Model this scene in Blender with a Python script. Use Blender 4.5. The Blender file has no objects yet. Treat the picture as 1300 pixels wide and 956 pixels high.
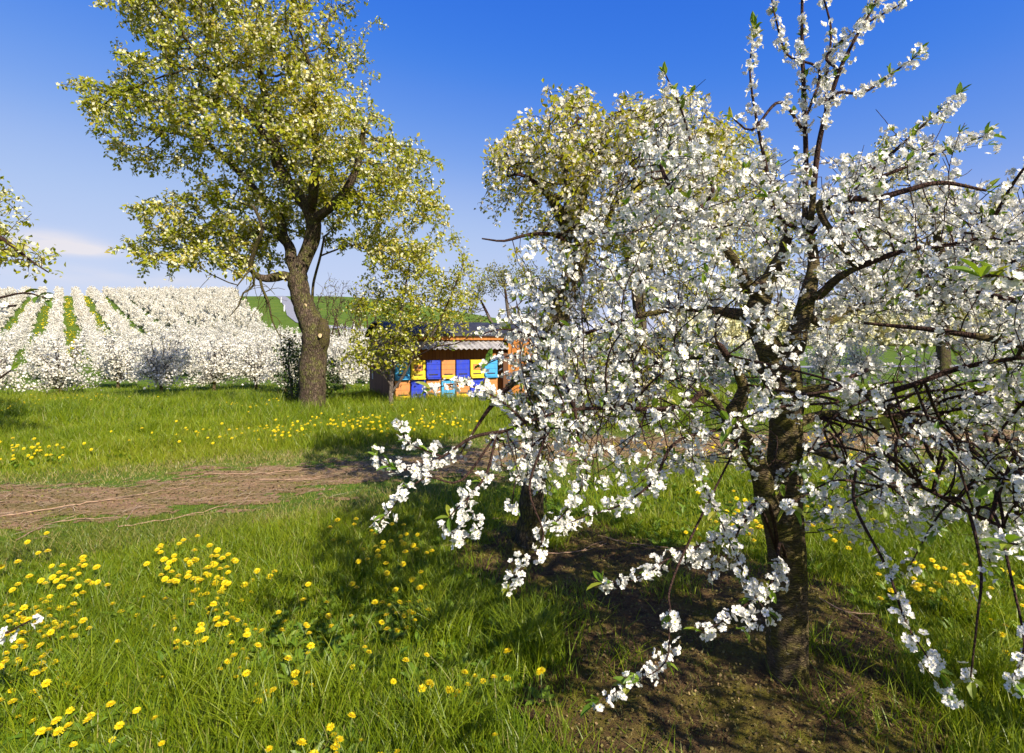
import bpy, math, random
import numpy as np
from mathutils import Vector, noise as mnoise

rng = np.random.default_rng(7)
random.seed(7)
SC = bpy.context.scene
COL = SC.collection
R = math.radians

# ------------------------------------------------------------------ camera
EYE, F, CX, HY = 1.6, 722.0, 650.0, 433.5     # eye height, focal length in photo pixels, centre column, horizon row
cam = bpy.data.cameras.new("camera")
cam.lens, cam.sensor_width = 20.0, 36.0
cam.shift_y = -(478.0 - HY) / 1300.0
cam.clip_end, cam.clip_start = 3000, 0.05
co = bpy.data.objects.new("camera", cam)
co.location = (0, 0, EYE)
co.rotation_euler = (R(90), 0, 0)
COL.objects.link(co)
SC.camera = co


def W(px, py, Y):
    return np.array([(px - CX) / F * Y, Y, EYE - (py - HY) / F * Y])


def WX(px, Y):
    return (px - CX) / F * Y


# ------------------------------------------------------------------ light and sky
SUN = np.array([0.62, -0.785, 0.0])
SUN /= np.linalg.norm(SUN)
EL = R(35)
sun_dir = np.array([SUN[0] * math.cos(EL), SUN[1] * math.cos(EL), math.sin(EL)])
sl = bpy.data.lights.new("sun", 'SUN')
sl.energy, sl.angle, sl.color = 5.0, R(0.53), (1.0, 0.92, 0.79)
so = bpy.data.objects.new("sun", sl)
so.rotation_euler = Vector(-sun_dir).to_track_quat('-Z', 'Y').to_euler()
so.location = (20, -15, 20)
COL.objects.link(so)

world = bpy.data.worlds.new("World")
SC.world = world
world.use_nodes = True
nt = world.node_tree
nt.nodes.clear()
wo = nt.nodes.new('ShaderNodeOutputWorld')
bg = nt.nodes.new('ShaderNodeBackground')
sky = nt.nodes.new('ShaderNodeTexSky')
sky.sky_type = 'NISHITA'
sky.sun_disc = False
sky.sun_elevation = EL
sky.sun_rotation = math.atan2(sun_dir[0], sun_dir[1])
sky.altitude, sky.air_density, sky.dust_density, sky.ozone_density = 200, 1.0, 0.6, 2.2
# colour response of the photograph's sky: deep polarised blue overhead, lavender low down
vs = nt.nodes.new('ShaderNodeVectorMath')
vs.operation = 'SCALE'
vs.inputs['Scale'].default_value = 0.1
nt.links.new(sky.outputs[0], vs.inputs[0])
crv = nt.nodes.new('ShaderNodeRGBCurve')
for ch, pts in zip(range(3), ([(0, 0), (.10, .041), (.14, .115), (.165, .175), (.26, .40), (.366, .505), (.5, .57), (1, .8)],
                              [(0, 0), (.169, .185), (.23, .28), (.27, .345), (.42, .55), (.555, .625), (.67, .66), (1, .78)],
                              [(0, 0), (.15, .42), (.305, .768), (.4, .825), (.64, .885), (1, .92)])):
    c = crv.mapping.curves[ch]
    c.points[0].location, c.points[1].location = pts[0], pts[-1]
    for p_ in pts[1:-1]:
        c.points.new(*p_)
crv.mapping.update()
nt.links.new(vs.outputs[0], crv.inputs['Color'])
hsv = nt.nodes.new('ShaderNodeVectorMath')
hsv.operation = 'SCALE'
hsv.inputs['Scale'].default_value = 4.62
nt.links.new(crv.outputs[0], hsv.inputs[0])
# one small cloud bank low over the hill, by direction
tc = nt.nodes.new('ShaderNodeTexCoord')
mp = nt.nodes.new('ShaderNodeMapping')
mp.inputs['Scale'].default_value = (5, 5, 22)
nz = nt.nodes.new('ShaderNodeTexNoise')
nz.inputs['Scale'].default_value = 1.6
nz.inputs['Detail'].default_value = 6
nt.links.new(tc.outputs['Generated'], mp.inputs[0])
nt.links.new(mp.outputs[0], nz.inputs['Vector'])


def wmath(op, a, b=None):
    n = nt.nodes.new('ShaderNodeMath')
    n.operation = op
    for i, v in enumerate((a, b)):
        if v is None:
            continue
        if isinstance(v, (int, float)):
            n.inputs[i].default_value = v
        else:
            nt.links.new(v, n.inputs[i])
    return n.outputs[0]


def blob(d, sx, sz):
    d = np.array(d, float)
    d /= np.linalg.norm(d)
    sep = nt.nodes.new('ShaderNodeSeparateXYZ')
    nt.links.new(tc.outputs['Generated'], sep.inputs[0])
    gx = wmath('DIVIDE', wmath('SUBTRACT', sep.outputs[0], d[0]), sx)
    gz = wmath('DIVIDE', wmath('SUBTRACT', sep.outputs[2], d[2]), sz)
    q = wmath('ADD', wmath('MULTIPLY', gx, gx), wmath('MULTIPLY', gz, gz))
    front = wmath('GREATER_THAN', sep.outputs[1], 0.0)
    return wmath('MULTIPLY', wmath('EXPONENT', wmath('MULTIPLY', q, -1.0)), front)


b1 = blob(((30 - CX) / F, 1, (HY - 303) / F), 0.055, 0.014)
b2 = blob(((85 - CX) / F, 1, (HY - 315) / F), 0.05, 0.008)
b3 = blob(((150 - CX) / F, 1, (HY - 352) / F), 0.16, 0.012)
msk = wmath('ADD', wmath('ADD', b1, wmath('MULTIPLY', b2, 0.8)), wmath('MULTIPLY', b3, 0.4))
cl = wmath('MULTIPLY', msk, wmath('MULTIPLY', wmath('MAXIMUM', wmath('SUBTRACT', nz.outputs[0], 0.30), 0.0), 3.6))
cl = wmath('MINIMUM', cl, 0.85)
mx = nt.nodes.new('ShaderNodeMix')
mx.data_type = 'RGBA'
nt.links.new(cl, mx.inputs[0])
nt.links.new(hsv.outputs[0], mx.inputs[6])
mx.inputs[7].default_value = (4.0, 3.8, 3.95, 1)
nt.links.new(mx.outputs[2], bg.inputs[0])
bg.inputs[1].default_value = 0.12
nt.links.new(bg.outputs[0], wo.inputs[0])

SC.view_settings.view_transform = 'Standard'
SC.view_settings.look = 'None'
SC.view_settings.exposure = 0.85
SC.view_settings.gamma = 1.0
SC.cycles.max_bounces = 6
SC.cycles.diffuse_bounces = 3
SC.cycles.glossy_bounces = 2
SC.cycles.transmission_bounces = 3
SC.cycles.use_adaptive_sampling = True
SC.cycles.adaptive_threshold = 0.02

# ------------------------------------------------------------------ materials
class NB:
    """small node-building helper"""
    def __init__(s, name):
        s.m = bpy.data.materials.new(name)
        s.m.use_nodes = True
        s.t = s.m.node_tree
        s.t.nodes.clear()
        s.out = s.n('OutputMaterial')

    def n(s, kind, **kw):
        x = s.t.nodes.new('ShaderNode' + kind)
        for k, v in kw.items():
            if hasattr(x, k):
                setattr(x, k, v)
        return x

    def put(s, sock, v):
        if isinstance(v, bpy.types.NodeSocket):
            s.t.links.new(v, sock)
        else:
            if isinstance(v, (tuple, list)) and len(v) == 3 and sock.type == 'RGBA':
                v = (*v, 1)
            sock.default_value = v

    def noise(s, scale=5, detail=4, rough=0.55, vec=None, sc3=None, space='Object'):
        x = s.n('TexNoise')
        x.inputs['Scale'].default_value = scale
        x.inputs['Detail'].default_value = detail
        x.inputs['Roughness'].default_value = rough
        if vec is None:
            c = s.n('TexCoord')
            vec = c.outputs[space]
        if sc3:
            mpn = s.n('Mapping')
            mpn.inputs['Scale'].default_value = sc3
            s.put(mpn.inputs[0], vec)
            vec = mpn.outputs[0]
        s.put(x.inputs['Vector'], vec)
        return x.outputs[0]

    def pos(s):
        return s.n('NewGeometry').outputs['Position']

    def attr(s, nm):
        a = s.n('Attribute')
        a.attribute_name = nm
        return a.outputs['Fac']

    def ramp(s, fac, stops, interp='LINEAR'):
        r = s.n('ValToRGB')
        r.color_ramp.interpolation = interp
        el = r.color_ramp.elements
        while len(el) < len(stops):
            el.new(0.5)
        for e, (p, c) in zip(el, stops):
            e.position = p
            e.color = (*c, 1) if len(c) == 3 else c
        s.put(r.inputs[0], fac)
        return r.outputs[0]

    def mix(s, fac, a, b, mode='MIX'):
        x = s.n('Mix', data_type='RGBA', blend_type=mode)
        s.put(x.inputs[0], fac)
        s.put(x.inputs[6], a)
        s.put(x.inputs[7], b)
        return x.outputs[2]

    def math(s, op, a, b=0.0):
        x = s.n('Math', operation=op)
        s.put(x.inputs[0], a)
        s.put(x.inputs[1], b)
        return x.outputs[0]

    def bump(s, h, strength=0.4, dist=0.02):
        b = s.n('Bump')
        b.inputs['Strength'].default_value = strength
        b.inputs['Distance'].default_value = dist
        s.put(b.inputs['Height'], h)
        return b.outputs[0]

    def pbr(s, col, rough=0.8, normal=None, spec=0.3, metal=0.0):
        p = s.n('BsdfPrincipled')
        s.put(p.inputs['Base Color'], col)
        s.put(p.inputs['Roughness'], rough)
        p.inputs['Specular IOR Level'].default_value = spec
        p.inputs['Metallic'].default_value = metal
        if normal is not None:
            s.put(p.inputs['Normal'], normal)
        s.put(s.out.inputs[0], p.outputs[0])
        return s.m

    def thin(s, col, tcol, amount, rough=0.5, spec=0.25):
        """thin leaf or petal: reflects and lets light through"""
        p = s.n('BsdfPrincipled')
        s.put(p.inputs['Base Color'], col)
        s.put(p.inputs['Roughness'], rough)
        p.inputs['Specular IOR Level'].default_value = spec
        t = s.n('BsdfTranslucent')
        s.put(t.inputs[0], tcol)
        m = s.n('MixShader')
        m.inputs[0].default_value = amount
        s.put(m.inputs[1], p.outputs[0])
        s.put(m.inputs[2], t.outputs[0])
        s.put(s.out.inputs[0], m.outputs[0])
        return s.m


M = {}


def petal_mat(name, a, b, tr=0.3):
    k = NB(name)
    c = k.ramp(k.attr('rnd'), [(0.0, a), (1.0, b)])
    M[name] = k.thin(c, c, tr, 0.6, 0.15)


def leaf_mat(name, stops, tr=0.4, tint=(1.25, 1.15, 0.5)):
    k = NB(name)
    c = k.ramp(k.attr('rnd'), stops)
    t = k.mix(1.0, c, tint, 'MULTIPLY')
    M[name] = k.thin(c, t, tr, 0.42, 0.35)


petal_mat('petal', (0.74, 0.70, 0.61), (0.84, 0.82, 0.76), 0.26)
petal_mat('petal_orchard', (0.58, 0.53, 0.42), (0.84, 0.815, 0.72), 0.22)
petal_mat('petal_pale', (0.62, 0.54, 0.38), (0.82, 0.78, 0.66), 0.3)
petal_mat('petal_cream', (0.62, 0.57, 0.28), (0.84, 0.80, 0.55), 0.3)
k = NB('flower_eye')
M['flower_eye'] = k.pbr(k.ramp(k.attr('rnd'), [(0, (0.30, 0.36, 0.05)), (1, (0.55, 0.45, 0.10))]), 0.7)
leaf_mat('leaf_fresh', [(0, (0.10, 0.19, 0.015)), (0.6, (0.19, 0.29, 0.025)), (1, (0.28, 0.28, 0.03))], 0.45)
leaf_mat('leaf_spring', [(0, (0.16, 0.21, 0.010)), (0.4, (0.32, 0.345, 0.016)), (0.75, (0.43, 0.41, 0.026)), (1, (0.47, 0.37, 0.06))], 0.48)
leaf_mat('leaf_pale', [(0, (0.12, 0.14, 0.03)), (0.6, (0.22, 0.22, 0.05)), (1, (0.32, 0.25, 0.09))], 0.35)
leaf_mat('leaf_dark', [(0, (0.03, 0.07, 0.01)), (1, (0.08, 0.13, 0.015))], 0.3)
leaf_mat('grass_blade', [(0, (0.095, 0.155, 0.006)), (0.5, (0.185, 0.25, 0.008)), (0.85, (0.28, 0.31, 0.014)), (0.95, (0.24, 0.24, 0.03)), (1, (0.40, 0.34, 0.14))], 0.38, (1.2, 1.2, 0.4))
leaf_mat('grass_short', [(0, (0.08, 0.13, 0.012)), (0.5, (0.15, 0.19, 0.018)), (0.8, (0.22, 0.22, 0.03)), (1, (0.38, 0.30, 0.12))], 0.3, (1.15, 1.1, 0.5))
leaf_mat('dandelion_yellow', [(0, (0.76, 0.55, 0.006)), (1, (0.88, 0.73, 0.016))], 0.25, (1, 0.9, 0.4))
leaf_mat('stem_green', [(0, (0.16, 0.22, 0.05)), (1, (0.25, 0.30, 0.10))], 0.2)


def bark(name, stops, moss=None, moss_amt=0.5, scale=1.0, ring=False):
    k = NB(name)
    p = k.pos()
    a = k.noise(9 * scale, 6, 0.7, p, (1, 1, 0.35) if not ring else (0.5, 0.5, 3.0))
    b = k.noise(60 * scale, 5, 0.7, p, (1, 1, 0.3) if not ring else (0.4, 0.4, 2.2))
    # cracks: a stretched cell pattern bent by noise
    m_ = k.n('Mapping')
    m_.inputs['Scale'].default_value = (1, 1, 0.28) if not ring else (0.45, 0.45, 2.6)
    wob = k.n('TexNoise')
    wob.inputs['Scale'].default_value = 14 * scale
    k.put(wob.inputs['Vector'], p)
    va = k.n('VectorMath', operation='MULTIPLY_ADD')
    k.put(va.inputs[0], wob.outputs[1])
    va.inputs[1].default_value = (0.06 / scale,) * 3
    k.put(va.inputs[2], p)
    k.put(m_.inputs[0], va.outputs[0])
    vo = k.n('TexVoronoi', feature='DISTANCE_TO_EDGE')
    vo.inputs['Scale'].default_value = 26 * scale
    k.put(vo.inputs['Vector'], m_.outputs[0])
    crack = k.ramp(vo.outputs['Distance'], [(0.0, (0, 0, 0)), (0.16, (1, 1, 1))])
    h = k.math('ADD', k.math('MULTIPLY', a, 0.55), k.math('MULTIPLY', b, 0.45))
    c = k.ramp(h, stops)
    if moss:
        g = k.noise(5.5 * scale, 6, 0.7, p)
        f = k.ramp(g, [(0.52 - 0.2 * moss_amt, (0, 0, 0)), (0.64 - 0.1 * moss_amt, (1, 1, 1))])
        c = k.mix(f, c, moss)
        lich = k.noise(30 * scale, 3, 0.5, p)
        c = k.mix(k.ramp(lich, [(0.64, (0, 0, 0)), (0.70, (0.55, 0.55, 0.55))]), c, (0.26, 0.25, 0.19))
    c = k.mix(k.ramp(crack, [(0, (0.75, 0.75, 0.75)), (1, (0, 0, 0))]), c, stops[0][1])
    hh = k.math('ADD', h, k.math('MULTIPLY', crack, 0.5))
    M[name] = k.pbr(c, 0.92, k.bump(hh, 1.0, 0.03 / scale), 0.12)


bark('bark_front', [(0.30, (0.045, 0.033, 0.020)), (0.5, (0.14, 0.10, 0.056)), (0.7, (0.25, 0.18, 0.095))], (0.13, 0.112, 0.022), 0.45, 2.0, True)
bark('bark_old', [(0.33, (0.025, 0.018, 0.012)), (0.5, (0.10, 0.07, 0.048)), (0.68, (0.21, 0.15, 0.11))], (0.12, 0.12, 0.03), 0.28, 1.0)
bark('bark_mossy', [(0.3, (0.035, 0.028, 0.017)), (0.7, (0.15, 0.11, 0.06))], (0.10, 0.088, 0.016), 0.45, 1.5)
bark('bark_grey', [(0.3, (0.07, 0.055, 0.045)), (0.7, (0.26, 0.21, 0.17))], None, 0, 1.2)
bark('twig', [(0.3, (0.028, 0.016, 0.012)), (0.7, (0.10, 0.055, 0.040))], None, 0, 3.0)
k = NB('cut_wood')
M['cut_wood'] = k.pbr(k.ramp(k.noise(18, 3), [(0.3, (0.48, 0.33, 0.16)), (0.7, (0.70, 0.55, 0.32))]), 0.8)


# ground sheets
def ground_material():
    k = NB('ground_soil')
    p = k.pos()
    n1 = k.noise(0.35, 5, 0.6, p)
    n2 = k.noise(6.0, 6, 0.7, p)
    n3 = k.noise(45, 4, 0.7, p)
    green = k.ramp(n1, [(0.3, (0.060, 0.13, 0.010)), (0.55, (0.095, 0.175, 0.013)), (0.75, (0.15, 0.20, 0.02))])
    earth = k.ramp(n3, [(0.3, (0.055, 0.055, 0.014)), (0.7, (0.13, 0.12, 0.03))])
    c = k.mix(k.ramp(n2, [(0.42, (0, 0, 0)), (0.66, (0.85, 0.85, 0.85))]), green, earth)
    h = k.math('ADD', n2, k.math('MULTIPLY', n3, 0.5))
    M['ground'] = k.pbr(c, 0.95, k.bump(h, 0.8, 0.05), 0.1)
    # trodden path
    k = NB('path_dirt')
    p = k.pos()
    n2 = k.noise(3.2, 6, 0.65, p, (0.6, 1.4, 1))
    n3 = k.noise(38, 5, 0.75, p)
    c1 = k.ramp(n3, [(0.28, (0.13, 0.072, 0.036)), (0.5, (0.31, 0.185, 0.098)), (0.72, (0.48, 0.32, 0.18))])
    c2 = k.ramp(n3, [(0.3, (0.12, 0.095, 0.025)), (0.7, (0.26, 0.20, 0.07))])
    c = k.mix(k.ramp(n2, [(0.42, (0, 0, 0)), (0.60, (0.9, 0.9, 0.9))]), c1, c2)
    M['path'] = k.pbr(c, 0.95, k.bump(k.math('ADD', n2, n3), 0.9, 0.03), 0.1)
    # mossy bare earth under the trees
    k = NB('bare_earth')
    p = k.pos()
    n1 = k.noise(2.2, 5, 0.65, p)
    n2 = k.noise(16, 6, 0.75, p)
    n3 = k.noise(90, 4, 0.7, p)
    c1 = k.ramp(n2, [(0.3, (0.045, 0.026, 0.013)), (0.5, (0.12, 0.072, 0.033)), (0.7, (0.21, 0.135, 0.06))])
    c2 = k.ramp(n3, [(0.3, (0.075, 0.065, 0.010)), (0.7, (0.19, 0.155, 0.025))])
    c = k.mix(k.ramp(k.math('ADD', k.math('MULTIPLY', n1, 0.6), k.math('MULTIPLY', n2, 0.4)), [(0.46, (0, 0, 0)), (0.58, (1, 1, 1))]), c1, c2)
    M['bare_earth'] = k.pbr(c, 0.97, k.bump(k.math('ADD', n2, k.math('MULTIPLY', n3, 0.6)), 1.0, 0.03), 0.08)


ground_material()
k = NB('asphalt')
M['asphalt'] = k.pbr(k.ramp(k.noise(3, 4), [(0.3, (0.20, 0.20, 0.22)), (0.7, (0.28, 0.28, 0.30))]), 0.9)


def boards(name, a, b, width, wear=0.3, axis='X'):
    """upright boards: dark joints every `width` metres along the object's X axis"""
    k = NB(name)
    tcx = k.n('TexCoord').outputs['Object']
    sp = k.n('SeparateXYZ')
    k.put(sp.inputs[0], tcx)
    ax = sp.outputs[{'X': 0, 'Y': 1, 'Z': 2}[axis]]
    cell = k.math('DIVIDE', ax, width)
    fr = k.math('FRACT', cell)
    fl = k.math('FLOOR', cell)
    wn = k.n('TexWhiteNoise', noise_dimensions='1D')
    k.put(wn.inputs['W'], fl)
    grain = k.noise(7, 6, 0.7, tcx, (6, 6, 0.5) if axis != 'Z' else (0.5, 0.5, 6))
    f = k.math('ADD', k.math('MULTIPLY', wn.outputs[0], 0.45), k.math('MULTIPLY', grain, 0.6))
    c = k.ramp(f, [(0.15, a), (0.85, b)])
    gap = k.ramp(fr, [(0.0, (0, 0, 0)), (0.06, (1, 1, 1)), (0.95, (1, 1, 1)), (1.0, (0, 0, 0))])
    c = k.mix(gap, (a[0] * 0.2, a[1] * 0.2, a[2] * 0.2), c)
    M[name] = k.pbr(c, 0.75, k.bump(gap, 0.5, 0.01), 0.2)


boards('boards_dark', (0.13, 0.062, 0.032), (0.24, 0.115, 0.058), 0.12, axis='Y')
boards('boards_orange', (0.30, 0.105, 0.022), (0.46, 0.185, 0.045), 0.10)
boards('plank_grey', (0.28, 0.24, 0.20), (0.48, 0.42, 0.36), 0.9)
boards('post_brown', (0.06, 0.028, 0.014), (0.12, 0.055, 0.026), 0.5)


def paint(name, col, dirt=0.45):
    k = NB(name)
    n = k.noise(9, 6, 0.7, None, (1, 1, 0.5))
    d = tuple(x * (1 - dirt) + 0.08 * dirt for x in col)
    M[name] = k.pbr(k.ramp(n, [(0.32, d), (0.55, col)]), 0.5, k.bump(n, 0.15, 0.005), 0.35)


paint('paint_blue', (0.012, 0.035, 0.42))
paint('paint_yellow', (0.80, 0.56, 0.02))
paint('paint_cyan', (0.045, 0.30, 0.56))
paint('paint_orange', (0.52, 0.205, 0.055))
paint('paint_white', (0.7, 0.7, 0.68))
paint('slot_dark', (0.02, 0.014, 0.01))
k = NB('tar_roof')
n = k.noise(4, 6, 0.7)
M['tar_roof'] = k.pbr(k.ramp(n, [(0.3, (0.012, 0.012, 0.016)), (0.7, (0.05, 0.05, 0.065))]), 0.65, k.bump(n, 0.5, 0.02))
k = NB('fibre_sheet')
n = k.noise(3.0, 7, 0.75)
M['fibre_sheet'] = k.pbr(k.ramp(n, [(0.38, (0.11, 0.10, 0.11)), (0.52, (0.30, 0.285, 0.275)), (0.7, (0.48, 0.45, 0.42))]), 0.85)
k = NB('straw')
M['straw'] = k.pbr(k.ramp(k.attr('rnd'), [(0, (0.30, 0.19, 0.10)), (1, (0.56, 0.42, 0.26))]), 0.9)
k = NB('dry_stick')
M['dry_stick'] = k.pbr(k.ramp(k.noise(20, 4, 0.6, k.pos()), [(0.3, (0.19, 0.11, 0.065)), (0.7, (0.42, 0.28, 0.18))]), 0.9)


# ------------------------------------------------------------------ scene objects
def link(name, data, parent=None):
    o = bpy.data.objects.new(name, data)
    COL.objects.link(o)
    if parent is not None:
        o.parent = parent
    return o


def tag(o, label=None, cat=None, group=None, kind=None):
    if label:
        o['label'] = label
    if cat:
        o['category'] = cat
    if group:
        o['group'] = group
    if kind:
        o['kind'] = kind
    return o


def thing(name, label, cat, loc=(0, 0, 0), rz=0.0, group=None):
    o = link(name, None)
    o.location = [float(v) for v in loc]
    o.rotation_euler = (0, 0, rz)
    return tag(o, label, cat, group)


def copy_tree(o, parent=None):
    c = o.copy()
    COL.objects.link(c)
    c.parent = parent
    for ch in list(o.children):
        copy_tree(ch, c)
    return c


class Geo:
    """collects vertex and face arrays; build() links them as one mesh"""
    def __init__(s):
        s.v, s.f, s.m, s.r, s.n = [], [], [], [], 0

    def add(s, V, faces, mat=0, rnd=None):
        V = np.asarray(V, np.float32).reshape(-1, 3)
        for Fa in (faces if isinstance(faces, list) else [faces]):
            Fa = np.asarray(Fa, np.int64)
            if Fa.size == 0:
                continue
            s.f.append(Fa + s.n)
            mm = np.asarray(mat)
            s.m.append(np.full(len(Fa), mat, np.int32) if mm.ndim == 0 else mm.astype(np.int32))
        s.v.append(V)
        s.r.append(np.full(len(V), 0.5, np.float32) if rnd is None else np.asarray(rnd, np.float32))
        s.n += len(V)

    def build(s, name, mats, parent=None, smooth=False, origin=None):
        me = bpy.data.meshes.new(name)
        V = np.concatenate(s.v) if s.v else np.zeros((0, 3), np.float32)
        if origin is not None:
            V = V - np.asarray(origin, np.float32)
        me.vertices.add(len(V))
        me.vertices.foreach_set('co', V.astype(np.float32).ravel())
        sizes = np.concatenate([np.full(len(a), a.shape[1], np.int32) for a in s.f])
        loops = np.concatenate([a.ravel() for a in s.f]).astype(np.int32)
        me.loops.add(len(loops))
        me.loops.foreach_set('vertex_index', loops)
        me.polygons.add(len(sizes))
        st = np.zeros(len(sizes), np.int32)
        st[1:] = np.cumsum(sizes)[:-1]
        me.polygons.foreach_set('loop_start', st)
        for mt in mats:
            me.materials.append(M[mt])
        me.polygons.foreach_set('material_index', np.concatenate(s.m))
        me.polygons.foreach_set('use_smooth', np.full(len(sizes), bool(smooth)))
        at = me.attributes.new('rnd', 'FLOAT', 'POINT')
        at.data.foreach_set('value', np.concatenate(s.r).astype(np.float32))
        me.update(calc_edges=True)
        return link(name, me, parent)


def box(g, c, s, mat=0, rot=None):
    """box centred on c with full size s"""
    x, y, z = np.array(s, float) / 2
    V = np.array([[-x, -y, -z], [x, -y, -z], [x, y, -z], [-x, y, -z], [-x, -y, z], [x, -y, z], [x, y, z], [-x, y, z]])
    if rot is not None:
        V = V @ np.asarray(rot).T
    g.add(V + np.array(c), np.array([[0, 3, 2, 1], [4, 5, 6, 7], [0, 1, 5, 4], [1, 2, 6, 5], [2, 3, 7, 6], [3, 0, 4, 7]]), mat)


def bbox(g, c, s, bev=0.01, mat=0):
    """box with chamfered long edges: three nested slabs give soft corners"""
    c = np.array(c, float)
    s = np.array(s, float)
    pts = []
    for sx in (-1, 1):
        for sy in (-1, 1):
            for sz in (-1, 1):
                h = s / 2
                q = np.array([sx, sy, sz])
                for a in range(3):
                    d = h.copy()
                    d[[i for i in range(3) if i != a]] -= bev
                    pts.append(c + q * d)
    import bmesh
    bm = bmesh.new()
    for p_ in pts:
        bm.verts.new(p_)
    bmesh.ops.convex_hull(bm, input=bm.verts)
    bm.verts.index_update()
    V = np.array([v.co[:] for v in bm.verts])
    T = np.array([[v.index for v in f.verts] for f in bm.faces])
    bm.free()
    g.add(V, T, mat)


# ------------------------------------------------------------------ terrain
def smooth(t):
    t = np.clip(t, 0, 1)
    return t * t * (3 - 2 * t)


def ground_z(x, y):
    x = np.asarray(x, float)
    y = np.asarray(y, float)
    z = 0.025 * np.sin(0.9 * x + 0.4) * np.sin(0.7 * y + 1.1) + 0.02 * np.sin(1.7 * x - 0.6 * y)
    near = smooth((26 - y) / 10)
    z = z * near
    s0 = 13.8 + 5.5 * smooth((x + 5.5) / 3.5)
    z = z - 0.95 * smooth((y - s0) / 10.5)
    u = x / np.maximum(y, 5.0)
    hh = 1 - 0.72 * smooth((u + 0.33) / 0.55)
    t = (y - 70) / 12.0
    up = np.log1p(np.exp(np.clip(t, -40, 40)))
    up = np.where(t > 40, t, up)
    d = (y - 186) / 9.0
    over = np.where(d > 40, d, np.log1p(np.exp(np.clip(d, -40, 40))))
    z = z + hh * (0.16 * 12 * up - 0.20 * 9 * over)
    return np.maximum(z, -6.0)


def dist_poly(x, y, pts):
    best = np.full(np.shape(x), 1e9)
    for (ax, ay), (bx, by) in zip(pts[:-1], pts[1:]):
        dx, dy = bx - ax, by - ay
        t = np.clip(((x - ax) * dx + (y - ay) * dy) / (dx * dx + dy * dy), 0, 1)
        best = np.minimum(best, np.hypot(x - ax - t * dx, y - ay - t * dy))
    return best


def in_poly(x, y, poly):
    x = np.asarray(x, float)
    y = np.asarray(y, float)
    ins = np.zeros(x.shape, bool)
    n = len(poly)
    for i in range(n):
        x1, y1 = poly[i]
        x2, y2 = poly[(i + 1) % n]
        c = ((y1 > y) != (y2 > y)) & (x < (x2 - x1) * (y - y1) / ((y2 - y1) if y2 != y1 else 1e-9) + x1)
        ins ^= c
    return ins


def fnoise(x, y, scale, seed=0.0):
    """cheap smooth noise in about -1..1, vectorised"""
    x = np.asarray(x, float) * scale
    y = np.asarray(y, float) * scale
    s = 0
    r = np.random.default_rng(int(seed * 10) + 3)
    for i in range(7):
        a = r.uniform(0, 2 * math.pi)
        f = r.uniform(0.6, 2.6)
        s = s + np.sin((x * math.cos(a) + y * math.sin(a)) * f + r.uniform(0, 6.28)) / f ** 0.5
    return s / 3.0


PATH = [(-14, 2.6), (-7.5, 4.35), (-4.9, 5.35), (-2.4, 6.55), (-0.6, 7.75), (1.5, 8.7), (4.2, 9.2), (8, 9.3), (16, 9.0)]


def path_f(x, y):
    """1 inside the worn strip, falling to 0 outside"""
    d = dist_poly(x, y, PATH)
    w = 0.74 + 0.25 * smooth((-1.5 - x) / 3) + 0.16 * fnoise(x, y, 1.2, 1)
    return (w - d) / 0.45 + 0.85 * fnoise(x * .7, y * 1.5, 2.2, 2) + 0.6 * fnoise(x * .7, y * 1.4, 7.0, 3) + 0.6 * fnoise(x, y, 22.0, 4)


def G(px, py):
    Y = EYE * F / (py - HY)
    return (WX(px, Y), Y)


SOIL = [G(*q) for q in [(545, 700), (600, 668), (700, 655), (800, 672), (900, 690), (1010, 730), (1130, 775), (1165, 840), (1180, 960),
                        (1130, 1400), (760, 1400), (735, 960), (715, 850), (690, 790), (620, 750)]]


def soil_f(x, y):
    n = fnoise(x, y, 4.0, 5) + .6 * fnoise(x, y, 11, 15)
    return in_poly(x + 0.20 * n, y + 0.20 * (fnoise(x, y, 3.5, 6) + .6 * fnoise(x, y, 12, 16)), SOIL)


def spaced(lo, hi, near, far, ctr):
    out, v = [ctr], ctr
    while v < hi:
        v += near + (far - near) * min(1, abs(v - ctr) / 250)
        out.append(v)
    v = ctr
    while v > lo:
        v -= near + (far - near) * min(1, abs(v - ctr) / 250)
        out.insert(0, v)
    return np.array(out)


def sheet(name, xs, ys, zoff=0.0, keep=None, mat='ground', zfun=None):
    X, Y = np.meshgrid(xs, ys)
    Z = ground_z(X, Y) + zoff
    if zfun is not None:
        Z = Z + zfun(X, Y)
    V = np.stack([X, Y, Z], -1).reshape(-1, 3)
    nx, ny = len(xs), len(ys)
    i = np.arange(ny - 1)[:, None] * nx + np.arange(nx - 1)[None, :]
    Fq = np.stack([i, i + 1, i + nx + 1, i + nx], -1).reshape(-1, 4)
    if keep is not None:
        c = V[Fq].mean(1)
        Fq = Fq[keep(c[:, 0], c[:, 1])]
        used = np.unique(Fq)
        remap = np.zeros(len(V), np.int64)
        remap[used] = np.arange(len(used))
        V, Fq = V[used], remap[Fq]
    g = Geo()
    g.add(V, Fq)
    o = g.build(name, [mat], smooth=True)
    o['kind'] = 'structure'
    return o


sheet('ground', spaced(-700, 700, 0.3, 14, 0), spaced(-60, 900, 0.3, 14, 4))
sheet('path', np.arange(-13, 14, 0.04), np.arange(2.4, 10.8, 0.04), 0.006,
      lambda x, y: path_f(x, y) > 0.0, 'path',
      lambda x, y: 0.002 * fnoise(x, y, 7, 8))


def soil_bump(x, y):
    e = smooth(dist_poly(x, y, SOIL + SOIL[:1]) / .3)
    return e * (0.004 + 0.020 * np.maximum(fnoise(x, y, 9, 9) + .5, 0) + 0.012 * np.maximum(fnoise(x, y, 24, 10) + .6, 0))


sheet('bare_earth', np.arange(-1.4, 3.6, 0.022), np.arange(0.4, 5.6, 0.022), 0.005, soil_f, 'bare_earth', soil_bump)

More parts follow.
